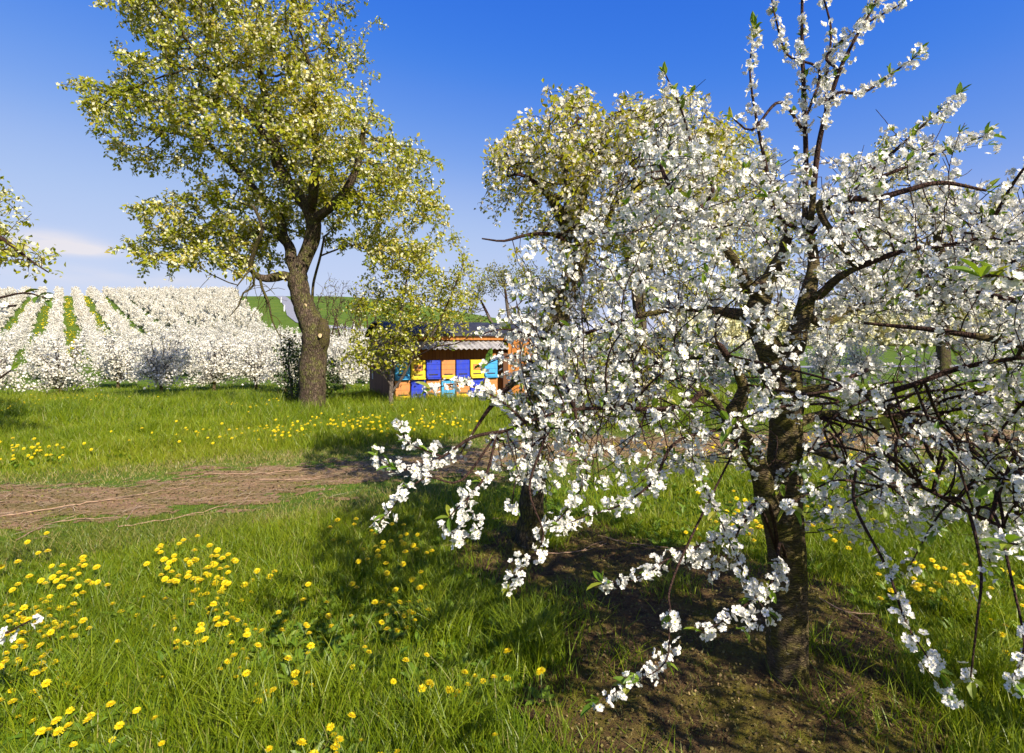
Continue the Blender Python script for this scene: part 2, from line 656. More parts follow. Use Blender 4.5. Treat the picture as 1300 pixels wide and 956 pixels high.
# hill road
RD = [(353, 182), (360, 165), (368, 140), (373, 120), (385, 108), (410, 102), (440, 99), (480, 97), (520, 96)]
ctr = np.array([[WX(p_, y_), y_] for p_, y_ in RD])
tt = np.linspace(0, len(ctr) - 1, 120)
cx_ = np.interp(tt, range(len(ctr)), ctr[:, 0])
cy_ = np.interp(tt, range(len(ctr)), ctr[:, 1])
dx_, dy_ = np.gradient(cx_), np.gradient(cy_)
ln = np.hypot(dx_, dy_)
g = Geo()
rows = []
for off in np.linspace(-1.3, 1.3, 5):
    xx, yy = cx_ - dy_ / ln * off, cy_ + dx_ / ln * off
    rows.append(np.stack([xx, yy, ground_z(xx, yy) + 0.12], -1))
V = np.stack(rows, 1).reshape(-1, 3)
i = (np.arange(119)[:, None] * 5 + np.arange(4)[None, :])
g.add(V, np.stack([i, i + 1, i + 6, i + 5], -1).reshape(-1, 4))
o = g.build('road', ['asphalt'], smooth=True)
o['kind'] = 'structure'


# ------------------------------------------------------------------ scattering of small templates
def rot_from(nrm, spin):
    """matrices whose Z is nrm, turned by spin about it"""
    n = nrm / np.maximum(np.linalg.norm(nrm, axis=1, keepdims=True), 1e-9)
    a = np.where(np.abs(n[:, 2:3]) < 0.9, np.array([[0, 0, 1.0]]), np.array([[1.0, 0, 0]]))
    x = np.cross(a, n)
    x /= np.linalg.norm(x, axis=1, keepdims=True)
    y = np.cross(n, x)
    c, s = np.cos(spin)[:, None], np.sin(spin)[:, None]
    return np.stack([x * c + y * s, -x * s + y * c, n], -1)


def rot_along(yd, up, spread=None):
    """matrices whose Y is yd (leaf axis) and Z is near up"""
    y = yd / np.maximum(np.linalg.norm(yd, axis=1, keepdims=True), 1e-9)
    x = np.cross(y, up)
    l = np.linalg.norm(x, axis=1, keepdims=True)
    x = np.where(l > 1e-3, x / np.maximum(l, 1e-9), np.array([[1.0, 0, 0]]))
    z = np.cross(x, y)
    return np.stack([x, y, z], -1)


def scatter(g, tv, tf, tm, P, Rm, S, rnd):
    N, k_ = len(P), len(tv)
    if N == 0:
        return
    V = np.einsum('nij,kj->nki', Rm, tv) * np.asarray(S).reshape(N, 1, 1) + P[:, None, :]
    base = (np.arange(N) * k_)[:, None, None]
    g_r = np.repeat(np.asarray(rnd), k_)
    V = V.reshape(-1, 3)
    first = True
    for Fa, ma in zip(tf, tm):
        Fa = np.asarray(Fa)
        ff = (base + Fa[None]).reshape(-1, Fa.shape[1])
        if first:
            n0 = g.n
            g.add(V, ff, ma, g_r)
            first = False
        else:
            g.f.append(ff + n0)
            g.m.append(np.full(len(ff), ma, np.int32))


def make_blossom():
    tv, q = [], []
    for i in range(5):
        a = i * 2 * math.pi / 5
        b0 = len(tv)
        for (x, y, z) in [(0, 0.06, 0.0), (-0.30, 0.40, 0.08), (-0.37, 0.76, 0.20), (0.0, 0.98, 0.25), (0.37, 0.76, 0.20), (0.30, 0.40, 0.08), (0, 0.55, 0.05)]:
            tv.append((x * math.cos(a) - y * math.sin(a), x * math.sin(a) + y * math.cos(a), z))
        q += [(b0, b0 + 6, b0 + 2, b0 + 1), (b0 + 6, b0 + 3, b0 + 2, b0 + 2), (b0, b0 + 5, b0 + 4, b0 + 6)]
    # split into clean quads and triangles
    quads, tris = [], []
    for i in range(5):
        b0 = i * 7
        quads += [(b0, b0 + 6, b0 + 2, b0 + 1), (b0, b0 + 5, b0 + 4, b0 + 6)]
        tris += [(b0 + 6, b0 + 3, b0 + 2), (b0 + 6, b0 + 4, b0 + 3)]
    c0 = len(tv)
    for i in range(5):
        a = i * 2 * math.pi / 5 + 0.6
        tv.append((0.2 * math.cos(a), 0.2 * math.sin(a), 0.10))
    return np.array(tv), [np.array(quads), np.array(tris), np.array([[c0, c0 + 1, c0 + 2, c0 + 3, c0 + 4]])], [0, 0, 1]


BLOSSOM = make_blossom()


def make_star():
    """a smaller flower for trees farther off: five petals of one quad"""
    tv, q = [], []
    for i in range(5):
        a = i * 2 * math.pi / 5
        for (x, y, z) in [(0, 0.0, 0.0), (-0.38, 0.62, 0.12), (0.0, 1.0, 0.25), (0.38, 0.62, 0.12)]:
            tv.append((x * math.cos(a) - y * math.sin(a), x * math.sin(a) + y * math.cos(a), z))
        b0 = i * 4
        q.append((b0, b0 + 3, b0 + 2, b0 + 1))
    return np.array(tv), [np.array(q)], [0]


STAR = make_star()
LEAF = (np.array([(0, 0, 0), (-0.16, 0.25, 0.07), (-0.20, 0.55, 0.09), (-0.10, 0.85, 0.02), (0, 1.0, -0.08), (0.10, 0.85, 0.02), (0.20, 0.55, 0.09), (0.16, 0.25, 0.07), (0, 0.5, 0.0)]),
        [np.array([(0, 8, 2, 1), (8, 4, 3, 2), (0, 7, 6, 8), (8, 6, 5, 4)])], [0])
LEAF4 = (np.array([(0, 0, 0), (-0.27, 0.5, 0.1), (0, 1, -0.05), (0.27, 0.5, 0.1)]), [np.array([(0, 2, 1), (0, 3, 2)])], [0])
CLUMP = (np.array([(-0.5, -0.4, 0.1), (0.1, -0.55, -0.05), (0.55, -0.1, 0.12), (0.3, 0.5, -0.06), (-0.4, 0.45, 0.1)]), [np.array([(0, 1, 2, 3, 4)])], [0])


def unit(v):
    return v / np.maximum(np.linalg.norm(v, axis=-1, keepdims=True), 1e-9)


def rdir(n, r=rng):
    return unit(r.normal(size=(n, 3)))


# ------------------------------------------------------------------ tree skeletons
class Skel:
    def __init__(s):
        s.p, s.par, s.rad = [], [], []     # position, parent, wished radius (0 = from the pipe model)

    def node(s, p_, par, r_=0.0):
        s.p.append(np.asarray(p_, float))
        s.par.append(par)
        s.rad.append(r_)
        return len(s.p) - 1

    def limb(s, pts, start=None, step=0.08):
        """pts: [(x,y,z,r)...] smoothed; returns the node ids"""
        P = np.array([q[:3] for q in pts], float)
        rr = np.array([q[3] for q in pts], float)
        if start is not None:
            P = np.vstack([s.p[start], P])
            rr = np.concatenate([[rr[0]], rr])
        P, rr = catmull(P, rr, step)
        ids = []
        prev = -1 if start is None else start
        for j in range(0 if start is None else 1, len(P)):
            prev = s.node(P[j], prev, rr[j])
            ids.append(prev)
        return ids

    def grow(s, att, step, influence, kill, iters=150, bias=(0, 0, 0), r=rng, jitter=0.15, sources=None):
        att = np.array(att, float)
        P = np.array(s.p)
        src = np.arange(len(P)) if sources is None else np.array(sources)
        best = np.full(len(att), 1e9)
        who = np.zeros(len(att), int)
        for c0 in range(0, len(src), 400):
            ch = src[c0:c0 + 400]
            d = np.linalg.norm(att[:, None] - P[ch][None], axis=2)
            j = d.argmin(1)
            dm = d[np.arange(len(att)), j]
            m_ = dm < best
            best[m_] = dm[m_]
            who[m_] = ch[j[m_]]
        alive = np.ones(len(att), bool)
        bias = np.array(bias, float)
        cnt = {}
        for it in range(iters):
            ok = alive & (best < influence)
            if not ok.any():
                break
            ids = np.unique(who[ok])
            new = []
            A = np.where(ok)[0]
            w = who[A]
            P_ = np.array([s.p[i_] for i_ in ids])
            dirs = unit(att[A] - np.array(s.p)[w])
            acc = np.zeros((len(ids), 3))
            np.add.at(acc, np.searchsorted(ids, w), dirs)
            acc = unit(acc) + bias + r.normal(size=acc.shape) * jitter
            acc = unit(acc)
            for i_, q, dd in zip(ids, P_, acc):
                if cnt.get(i_, 0) > 3:
                    continue
                cnt[i_] = cnt.get(i_, 0) + 1
                new.append(s.node(q + dd * step, int(i_)))
            if not new:
                break
            NP_ = np.array([s.p[i_] for i_ in new])
            al = np.where(alive)[0]
            d = np.linalg.norm(att[al][:, None] - NP_[None], axis=2)
            j = d.argmin(1)
            dm = d[np.arange(len(al)), j]
            m_ = dm < best[al]
            best[al[m_]] = dm[m_]
            who[al[m_]] = np.array(new)[j[m_]]
            alive[al[dm < kill]] = False

    def finish(s, tip, expo=2.4, cap=None):
        n = len(s.p)
        P = np.array(s.p)
        par = np.array(s.par)
        rad = np.array(s.rad)
        acc = np.zeros(n)
        R_ = np.zeros(n)
        nch = np.bincount(par[par >= 0], minlength=n)
        order = np.arange(n)[::-1]
        for i_ in order:                       # children always come after parents
            pr = acc[i_] ** (1 / expo) if acc[i_] > 0 else tip
            R_[i_] = max(rad[i_], pr) if rad[i_] == 0 else rad[i_]
            if par[i_] >= 0:
                acc[par[i_]] += min(R_[i_], 1e9) ** expo
        # a grown branch is never thicker than what carries it
        for i_ in range(n):
            if par[i_] >= 0 and rad[i_] == 0:
                R_[i_] = min(R_[i_], R_[par[i_]] * 0.92)
        s.P, s.par_, s.R_, s.nch = P, par, R_, nch
        return s

    def mesh(s, g, lo=0.0, hi=9.0, n=6, mat=0, rough=0.0, rscale=None):
        """frustum tubes for every edge whose child radius is in [lo, hi)"""
        P, par, R_ = s.P, s.par_, s.R_
        N = len(P)
        main = np.full(N, -1)
        bestr = np.zeros(N)
        for i_ in range(N):
            q = par[i_]
            if q >= 0 and R_[i_] > bestr[q]:
                bestr[q] = R_[i_]
                main[q] = i_
        D = np.zeros((N, 3))
        U = np.zeros((N, 3))
        for i_ in range(N):
            q = par[i_]
            d = P[i_] - P[q] if q >= 0 else np.array([0, 0, 1.0])
            if main[i_] >= 0:
                d2 = P[main[i_]] - P[i_]
                d = d / (np.linalg.norm(d) + 1e-9) + d2 / (np.linalg.norm(d2) + 1e-9)
            d = d / (np.linalg.norm(d) + 1e-9)
            D[i_] = d
            u = U[q] if q >= 0 else np.array([1.0, 0, 0])
            u = u - d * u.dot(d)
            l = np.linalg.norm(u)
            if l < 1e-3:
                u = np.cross(d, [0.3, 0.8, 0.52])
                l = np.linalg.norm(u)
            U[i_] = u / l
        a = np.arange(n) * 2 * math.pi / n
        Wv = np.cross(D, U)
        ring = (U[:, None] * np.cos(a)[None, :, None] + Wv[:, None] * np.sin(a)[None, :, None])
        inn = (R_ >= lo) & (R_ < hi)
        E = np.where((par >= 0) & inn)[0]
        if len(E) == 0:
            return
        ismain = np.array([main[par[i_]] == i_ for i_ in E]) & inn[par[E]]
        # node rings
        ids = np.unique(np.concatenate([E, par[E[ismain]]]))
        rr = R_[ids][:, None] * np.ones((1, n))
        pts = ring[ids]
        if rough > 0:
            rr = rr.copy()
            for a_ in range(len(ids)):
                for b_ in range(n):
                    q = P[ids[a_]] + pts[a_, b_] * R_[ids[a_]]
                    f = 1.0 / max(R_[ids[a_]], 0.02)
                    rr[a_, b_] *= 1 + rough * (mnoise.noise(Vector((q[0] * f * .9, q[1] * f * .9, q[2] * f * 0.45))) + 0.5 * mnoise.noise(Vector((q[0] * f * 3, q[1] * f * 3, q[2] * f * 0.8))))
        V1 = P[ids][:, None] + pts * rr[:, :, None]
        pos = np.full(N, -1)
        pos[ids] = np.arange(len(ids))
        Es = E[~ismain]
        V2 = P[par[Es]][:, None] + ring[Es] * (R_[Es] * 1.05)[:, None, None]
        V = np.concatenate([V1.reshape(-1, 3), V2.reshape(-1, 3)])
        j = np.arange(n)
        jn = (j + 1) % n

        def quads(A, B):
            return np.stack([A[:, None] * n + j, A[:, None] * n + jn, B[:, None] * n + jn, B[:, None] * n + j], -1).reshape(-1, 4)
        Fq = [quads(pos[par[E[ismain]]], pos[E[ismain]]), quads(len(ids) + np.arange(len(Es)), pos[Es])]
        g.add(V, [f for f in Fq if len(f)], mat)


def catmull(P, rr, step):
    if len(P) < 3:
        L = np.linalg.norm(P[-1] - P[0])
        t = np.linspace(0, 1, max(2, int(L / step) + 1))
        return P[0] + (P[-1] - P[0]) * t[:, None], rr[0] + (rr[-1] - rr[0]) * t
    Q = np.vstack([2 * P[0] - P[1], P, 2 * P[-1] - P[-2]])
    out, ro = [P[0]], [rr[0]]
    for i_ in range(1, len(Q) - 2):
        p0, p1, p2, p3 = Q[i_ - 1:i_ + 3]
        m_ = max(1, int(np.linalg.norm(p2 - p1) / step))
        for t in (np.arange(m_) + 1) / m_:
            out.append(0.5 * (2 * p1 + (p2 - p0) * t + (2 * p0 - 5 * p1 + 4 * p2 - p3) * t * t + (-p0 + 3 * p1 - 3 * p2 + p3) * t ** 3))
            ro.append(rr[i_ - 1] + (rr[i_] - rr[i_ - 1]) * t)
    return np.array(out), np.array(ro)


def pix_limb(spec):
    """[(px, py, Y, radius in px)] -> [(x, y, z, r)]"""
    return [(*W(a, b, y), rp * y / F) for a, b, y, rp in spec]


def poly_cloud(poly, n, Y0, half, r=rng, thick_pow=0.5, holes=0.0, seed=0):
    """points inside an outline (photo pixels), spread in depth round Y0 by up to `half` metres, less near the outline's sides"""
    poly = np.array(poly, float)
    x0, y0 = poly.min(0)
    x1, y1 = poly.max(0)
    out = []
    cxm, hw = (x0 + x1) / 2, (x1 - x0) / 2
    cym, hh = (y0 + y1) / 2, (y1 - y0) / 2
    while len(out) < n:
        q = r.uniform((x0, y0), (x1, y1), size=(n * 2, 2))
        ok = in_poly(q[:, 0], q[:, 1], poly)
        if holes > 0:
            s_ = 60.0 / hw * 2.2 / 60
            ok &= fnoise(q[:, 0], q[:, 1], s_ * 1.6, seed + 20) > -1.0 + holes
        q = q[ok]
        e = ((q[:, 0] - cxm) / hw) ** 2 * 0.8 + ((q[:, 1] - cym) / hh) ** 2 * 0.5
        t = np.maximum(1 - e, 0.08) ** thick_pow
        dep = r.uniform(-1, 1, len(q)) * half * t
        for (a, b), d in zip(q, dep):
            Y = Y0 + d
            pa, pb = CX + (a - CX) * Y0 / Y, HY + (b - HY) * Y0 / Y
            if d < 0 and not in_poly(np.array([pa]), np.array([pb]), poly)[0]:
                continue        # would stick out of the crown's outline
            # keep the outline's true size: place with the tree's own distance
            out.append((WX(a, Y0), Y, EYE - (b - HY) / F * Y0))
    return np.array(out[:n])


def tips_along(sk, rmax, r=rng, every=1):
    ids = np.where((sk.R_ < rmax) & (sk.par_ >= 0))[0]
    d = unit(sk.P[ids] - sk.P[sk.par_[ids]])
    return ids, sk.P[ids], d


def twiglets(sk, ids, count, length, r=rng, droop=0.3, seg=3, out_from=None, rtip=0.002):
    """short side twigs on the given nodes, added to the skeleton; returns new node ids"""
    new = []
    pick = r.choice(ids, size=count, replace=True)
    for i_ in pick:
        q = sk.par[i_]
        d = sk.p[i_] - sk.p[q] if q >= 0 else np.array([0, 0, 1.0])
        d = d / (np.linalg.norm(d) + 1e-9)
        v = unit(d * 0.5 + r.normal(size=3) * 0.75)
        L = length * r.uniform(0.4, 1.2)
        prev = i_
        for k_ in range(seg):
            v = unit(v + np.array([0, 0, -droop * 0.5]) + r.normal(size=3) * 0.12)
            prev = sk.node(sk.p[prev] + v * L / seg, prev)
            new.append(prev)
    return new


# ================================================================== THE OLD TALL CHERRY (left)
def tall_tree():
    r = np.random.default_rng(11)
    Y = 13.3
    sk = Skel()
    trunk = sk.limb(pix_limb([(397, 527, Y, 20.5), (397, 512, Y, 17.5), (397, 480, Y, 16), (399, 450, Y, 16.2), (401, 428, Y, 17), (395, 408, Y, 14.5), (386, 390, Y, 13),
                              (380, 368, Y, 12.5), (378, 350, Y, 12)]), None, 0.10)
    top = trunk[-1]
    main = sk.limb(pix_limb([(388, 325, Y, 9.5), (397, 300, Y - .1, 9.5), (398, 280, Y - .2, 9), (390, 262, Y - .2, 8.5), (372, 240, Y, 8), (355, 215, Y + .2, 7), (347, 180, Y + .3, 6), (340, 140, Y + .4, 5), (330, 90, Y + .4, 4)]), top, 0.12)
    left = sk.limb(pix_limb([(371, 332, Y, 7.5), (367, 312, Y + .2, 6.5), (352, 296, Y + .4, 6), (335, 287, Y + .7, 5), (315, 300, Y + 1.0, 4), (290, 298, Y + 1.2, 3.3), (262, 298, Y + 1.3, 2.6), (243, 318, Y + 1.3, 1.8)]), top, 0.12)
    l2 = sk.limb(pix_limb([(360, 350, Y - .1, 6), (345, 353, Y - .3, 5.5), (330, 352, Y - .5, 4), (318, 340, Y - .7, 3.4), (325, 312, Y - .9, 2.8), (333, 290, Y - 1.1, 2.4), (322, 262, Y - 1.2, 2)]), trunk[-2], 0.12)
    q1 = sk.limb(pix_limb([(322, 362, Y - .7, 1.6), (309, 372, Y - .8, 1.2), (303, 388, Y - .8, 0.9), (291, 402, Y - .8, 0.5)]), l2[8], 0.12)
    q2 = sk.limb(pix_limb([(333, 366, Y - .6, 1.8), (341, 384, Y - .7, 1.5), (346, 408, Y - .7, 1.0), (358, 432, Y - .7, .5)]), l2[5], 0.12)
    twiglets(sk, q1 + q2, 16, 0.5, r, 0.3)
    sk.limb(pix_limb([(420, 262, Y - .6, 6), (440, 240, Y - .9, 5), (455, 205, Y - 1.1, 4), (462, 160, Y - 1.2, 3)]), main[10], 0.12)
    sk.limb(pix_limb([(352, 270, Y + .6, 6), (330, 248, Y + .9, 5), (300, 215, Y + 1.2, 4), (262, 180, Y + 1.2, 3), (220, 140, Y + 1.1, 2.4)]), left[6], 0.12)
    sk.limb(pix_limb([(398, 240, Y - .8, 6), (402, 200, Y - 1.1, 5), (398, 150, Y - 1.3, 4), (400, 90, Y - 1.3, 3)]), main[11], 0.12)
    sk.limb(pix_limb([(352, 190, Y - .6, 5), (320, 150, Y - 1.1, 4), (285, 110, Y - 1.3, 3), (250, 70, Y - 1.4, 2.4)]), main[-12], 0.12)
    sp = sk.limb(pix_limb([(395, 390, Y + .1, 1.8), (398, 360, Y + .1, 1.8), (407, 325, Y + .1, 1.6), (412, 300, Y, 1.4)]), trunk[-5], 0.12)
    sk.limb(pix_limb([(425, 318, Y, 1.2), (445, 312, Y - .1, 1.0), (470, 318, Y - .2, .8)]), sp[-4], 0.12)
    crown = [(128, 5), (120, -60), (200, -120), (330, -150), (430, -120), (500, -50), (512, 10), (505, 55), (528, 95), (535, 112), (502, 140), (512, 170), (540, 185), (563, 205),
             (545, 240), (572, 265), (560, 300), (575, 325), (530, 350), (480, 345), (440, 300), (420, 250), (380, 262), (345, 240), (290, 225), (262, 190), (215, 178), (208, 215), (150, 208), (118, 180), (140, 150),
             (98, 152), (112, 128), (86, 118), (100, 95), (150, 95), (140, 70), (185, 60), (150, 30)]
    a1 = poly_cloud(crown, 2700, Y, 3.1, r, 0.5, 0.42, 1)
    low = [(150, 305), (168, 280), (180, 248), (240, 232), (300, 225), (350, 250), (395, 285), (360, 300), (330, 345), (295, 330), (270, 345), (240, 330), (205, 348), (175, 335)]
    a2 = poly_cloud(low, 520, Y + 0.3, 2.0, r, 0.5, 0.25, 2)
    sk.grow(np.vstack([a1, a2]), 0.20, 2.6, 0.30, 160, (0, 0, 0.02), r, 0.2)
    thin0 = [i_ for i_ in range(len(sk.p)) if sk.rad[i_] == 0]
    twiglets(sk, thin0, 1750, 0.42, r, 0.25)
    sk.finish(0.006, 2.35)
    base = np.array([WX(397, Y), Y, ground_z(WX(397, Y), Y) - 0.02])
    t = thing('cherry_tree', 'tall old cherry tree with a thick pruned trunk and dense yellow green crown', 'tree', base)
    g = Geo()
    sk.mesh(g, 0.06, 9, 16, 0, 0.16)
    tr = g.build('trunk', ['bark_old'], t, True, base)
    # burl where the old limb was taken off
    g = Geo()
    nb = 14
    th, ph = np.meshgrid(np.linspace(0, math.pi, 10), np.linspace(0, 2 * math.pi, nb, endpoint=False), indexing='ij')
    S = np.stack([np.sin(th) * np.cos(ph), np.sin(th) * np.sin(ph), np.cos(th)], -1).reshape(-1, 3)
    S = S * (1 + 0.18 * np.array([mnoise.noise(Vector(q * 2.3)) for q in S]))[:, None]
    S = S * np.array([0.16, 0.18, 0.36]) + W(410, 424, Y - 0.12)
    i = (np.arange(9)[:, None] * nb + np.arange(nb)[None]).ravel()
    i2 = (np.arange(9)[:, None] * nb + (np.arange(nb)[None] + 1) % nb).ravel()
    g.add(S, np.stack([i, i2, i2 + nb, i + nb], -1))
    g.build('burl', ['bark_mossy'], tr, True, base)
    for (a, b, dr) in [(388, 388, .19), (407, 426, .33), (388, 462, .25)]:
        g = Geo()
        c = W(a, b, Y - dr)
        n = 14
        an = np.arange(n) * 2 * math.pi / n
        rim = np.stack([np.cos(an), 0 * an, np.sin(an) * 1.15], -1)
        rad_ = 0.042 * (1 + 0.08 * np.sin(3 * an))[:, None]
        V = np.vstack([c + rim * rad_ + (0, -.03, 0), c + rim * rad_ * 1.25 + (0, 0.16, 0)])
        j = np.arange(n)
        g.add(V, [np.stack([j, (j + 1) % n, n + (j + 1) % n, n + j], -1)], 1)
        g.add(V[:n], [np.array([list(range(n))])], 0)
        oc = g.build('pruning_cut', ['cut_wood', 'bark_old'], tr, False, base)
    g = Geo()
    sk.mesh(g, 0.0, 0.06, 5, 0)
    br = g.build('crown', ['bark_mossy'], t, True, base)
    br['label'] = 'branches and twigs of the crown'
    ids, P, d = tips_along(sk, 0.017)
    # leaf tufts
    gl, gf = Geo(), Geo()
    row = HY + (EYE - P[:, 2]) * F / P[:, 1]
    keep = (r.random(len(ids)) < 0.92) & ~((row > 352) & (P[:, 0] < WX(425, Y)))
    P, d = P[keep], d[keep]
    nl = 7
    Q = np.repeat(P, nl, 0) + r.normal(size=(len(P) * nl, 3)) * 0.045
    dd = unit(np.repeat(d, nl, 0) * 0.5 + rdir(len(Q), r) + np.array([0, 0, -0.25]))
    up = unit(rdir(len(Q), r) * 0.7 + np.array([0.35, -0.5, 0.8]))
    patch = fnoise(Q[:, 0], Q[:, 2], 0.9, 31) * 0.1 + np.repeat(r.normal(size=len(P)) * .16, nl)
    scatter(gl, *LEAF4, Q, rot_along(dd, up), r.uniform(0.075, 0.135, len(Q)), np.clip(r.beta(2, 2, len(Q)) + patch, 0, 1))
    nf = 4
    Q = np.repeat(P, nf, 0) + r.normal(size=(len(P) * nf, 3)) * 0.055
    sel = (fnoise(Q[:, 0], Q[:, 2], 1.3, 33) + (Q[:, 2] - 5) * 0.10 > -0.55) & (r.random(len(Q)) < 0.8)
    Q = Q[sel]
    nr = unit(rdir(len(Q), r) + np.array([0.2, -0.3, 0.35]))
    scatter(gf, *STAR, Q, rot_from(nr, r.uniform(0, 6.28, len(Q))), r.uniform(0.026, 0.042, len(Q)), r.random(len(Q)))
    o1 = gl.build('foliage', ['leaf_spring'], br, False, base)
    o2 = gf.build('blossom', ['petal_cream'], br, False, base)
    o1['kind'] = o2['kind'] = 'stuff'
    return t


# ================================================================== THE BLOSSOMING CHERRY IN FRONT (right)
def blossom_runs(g, gl, P, d, r, per, size, spread, leafy=0.15, lsize=0.05):
    """flower clusters on spurs: `per` flowers at each given point"""
    n = len(P)
    if n == 0:
        return
    c = P + r.normal(size=P.shape) * spread * 0.5
    Q = np.repeat(c, per, 0)
    o = rdir(len(Q), r)
    o = unit(o + np.array([0.05, -0.15, 0.0]))
    Q = Q + o * spread * r.uniform(0.5, 1.1, (len(Q), 1))
    sel = r.random(len(Q)) < 0.9
    Q, o = Q[sel], o[sel]
    nr = unit(o + r.normal(size=o.shape) * 0.35)
    Rm = rot_from(nr, r.uniform(0, 6.28, len(Q)))
    cup = r.uniform(0.45, 1.05, len(Q)) ** .6
    Rm[:, :, :2] *= cup[:, None, None]
    Rm[:, :, 2] *= (1 + 1.6 * (1 - cup))[:, None]
    scatter(g, *BLOSSOM, Q, Rm, r.uniform(0.78, 1.2, len(Q)) * size, r.random(len(Q)))
    lf = r.random(n) < leafy
    Q = np.repeat(P[lf], 3, 0)
    if len(Q):
        dd = unit(np.repeat(d[lf], 3, 0) * 0.8 + rdir(len(Q), r) * 0.8 + np.array([0, 0, 0.25]))
        scatter(gl, *LEAF, Q, rot_along(dd, unit(rdir(len(Q), r) * 0.5 + np.array([0, 0, 1.0]))), r.uniform(0.7, 1.3, len(Q)) * lsize, r.random(len(Q)))


def shoot(sk, spec, start=None, t0=0.0, near=None, step=0.026):
    """a hand-laid twig; returns its node ids past fraction t0"""
    pts = pix_limb(spec)
    if start is None:
        # hang it on the nearest existing node
        P = np.array(sk.p[:near] if near else sk.p)
        start = int(np.linalg.norm(P - np.array(pts[0][:3]), axis=1).argmin())
    ids = sk.limb(pts, start, step)
    return ids[int(len(ids) * t0):]


def front_tree():
    r = np.random.default_rng(23)
    Y = 2.64
    sk = Skel()
    trunk = sk.limb(pix_limb([(999, 878, Y, 31), (999, 862, Y, 27), (999, 830, Y, 24.5), (1000, 780, Y, 23.5), (999, 720, Y, 23), (997, 660, Y, 21), (996, 600, Y, 20), (997, 540, Y, 20),
                              (996, 500, Y, 22), (991, 470, Y, 24)]), None, 0.035)
    A = sk.limb(pix_limb([(980, 450, Y, 17), (968, 425, Y + .03, 15), (962, 398, Y + .05, 15), (968, 372, Y + .08, 13), (978, 352, Y + .1, 10), (990, 330, Y + .1, 8), (1000, 300, Y + .1, 6)]), trunk[-1], 0.035)
    A2 = sk.limb(pix_limb([(950, 400, Y + .1, 9), (932, 398, Y + .16, 7.5), (905, 394, Y + .22, 5), (860, 392, Y + .3, 4), (800, 404, Y + .35, 3), (740, 425, Y + .35, 2.2), (690, 450, Y + .3, 1.6)]), A[5], 0.035)
    A3 = sk.limb(pix_limb([(950, 365, Y - .05, 8), (942, 345, Y - .1, 6), (925, 320, Y - .15, 5), (890, 280, Y - .2, 4), (850, 235, Y - .2, 3), (835, 200, Y - .15, 2)]), A[9], 0.035)
    B = sk.limb(pix_limb([(1005, 448, Y - .03, 13), (1013, 420, Y - .05, 12), (1020, 395, Y - .05, 11), (1028, 365, Y - .04, 9), (1033, 335, Y, 7), (1028, 300, Y, 6)]), trunk[-1], 0.035)
    B2 = sk.limb(pix_limb([(1040, 375, Y - .1, 6), (1065, 352, Y - .2, 5), (1100, 335, Y - .3, 4), (1150, 318, Y - .4, 3.2), (1210, 310, Y - .45, 2.5), (1290, 290, Y - .5, 1.6)]), B[7], 0.035)
    C = sk.limb(pix_limb([(985, 668, Y, 15), (973, 635, Y - .06, 13.5), (964, 595, Y - .1, 12), (945, 560, Y - .14, 11), (926, 532, Y - .2, 10), (938, 512, Y - .22, 9), (944, 495, Y - .25, 7), (935, 470, Y - .3, 5.5), (915, 440, Y - .35, 4)]), trunk[8], 0.035)
    C2 = sk.limb(pix_limb([(905, 505, Y - .28, 4.4), (875, 512, Y - .36, 3.8), (840, 520, Y - .42, 3.2), (790, 518, Y - .48, 2.6), (730, 520, Y - .5, 2.2), (680, 532, Y - .52, 1.9), (630, 552, Y - .52, 1.6)]), C[17], 0.035)
    D = sk.limb(pix_limb([(1018, 500, Y - .05, 8), (1060, 492, Y - .15, 5.2), (1110, 500, Y - .25, 4.3), (1160, 488, Y - .32, 3.5), (1215, 468, Y - .38, 3.6), (1290, 455, Y - .45, 2.5), (1370, 450, Y - .5, 1.6)]), trunk[-5], 0.035)
    E = sk.limb(pix_limb([(1015, 565, Y - .05, 7), (1055, 580, Y - .2, 4.2), (1110, 600, Y - .35, 3.4), (1170, 618, Y - .5, 2.7), (1240, 655, Y - .6, 2.8), (1330, 690, Y - .7, 1.8)]), trunk[-12], 0.035)
    E2 = sk.limb(pix_limb([(1030, 530, Y + .1, 6), (1080, 525, Y + .3, 5), (1150, 530, Y + .5, 4), (1220, 545, Y + .6, 3), (1300, 560, Y + .7, 2)]), trunk[-9], 0.035)
    sk.limb(pix_limb([(1045, 410, Y + .2, 5), (1090, 390, Y + .4, 4), (1150, 375, Y + .6, 3), (1230, 385, Y + .7, 2)]), B[5], 0.035)
    sk.limb(pix_limb([(965, 470, Y + .2, 5), (920, 455, Y + .45, 4), (860, 455, Y + .65, 3), (800, 470, Y + .8, 2)]), trunk[-2], 0.035)
    base_n = len(sk.p)
    crown = [(628, 520), (650, 445), (628, 400), (660, 350), (720, 290), (790, 225), (830, 130), (860, 120), (905, 190), (935, 230), (960, 180), (990, 215), (1050, 215), (1110, 200), (1150, 195),
             (1190, 215), (1200, 255), (1240, 285), (1275, 215), (1340, 190), (1400, 300), (1420, 500), (1390, 680), (1260, 700), (1180, 690), (1110, 680), (1050, 630), (1010, 580), (960, 600), (900, 590), (830, 620), (760, 620), (690, 640), (640, 600)]
    a1 = poly_cloud(crown, 3300, Y - .05, 1.05, r, 0.6, 0.14, 4)
    aL = poly_cloud([(610, 545), (662, 480), (715, 410), (780, 390), (890, 420), (910, 540), (830, 620), (710, 640), (630, 620)], 750, Y - .40, .5, r, 0.5, 0.1, 9)
    aT = poly_cloud([(700, 330), (780, 220), (840, 120), (900, 160), (960, 260), (900, 350)], 450, Y - .25, .5, r, 0.5, 0.1, 12)
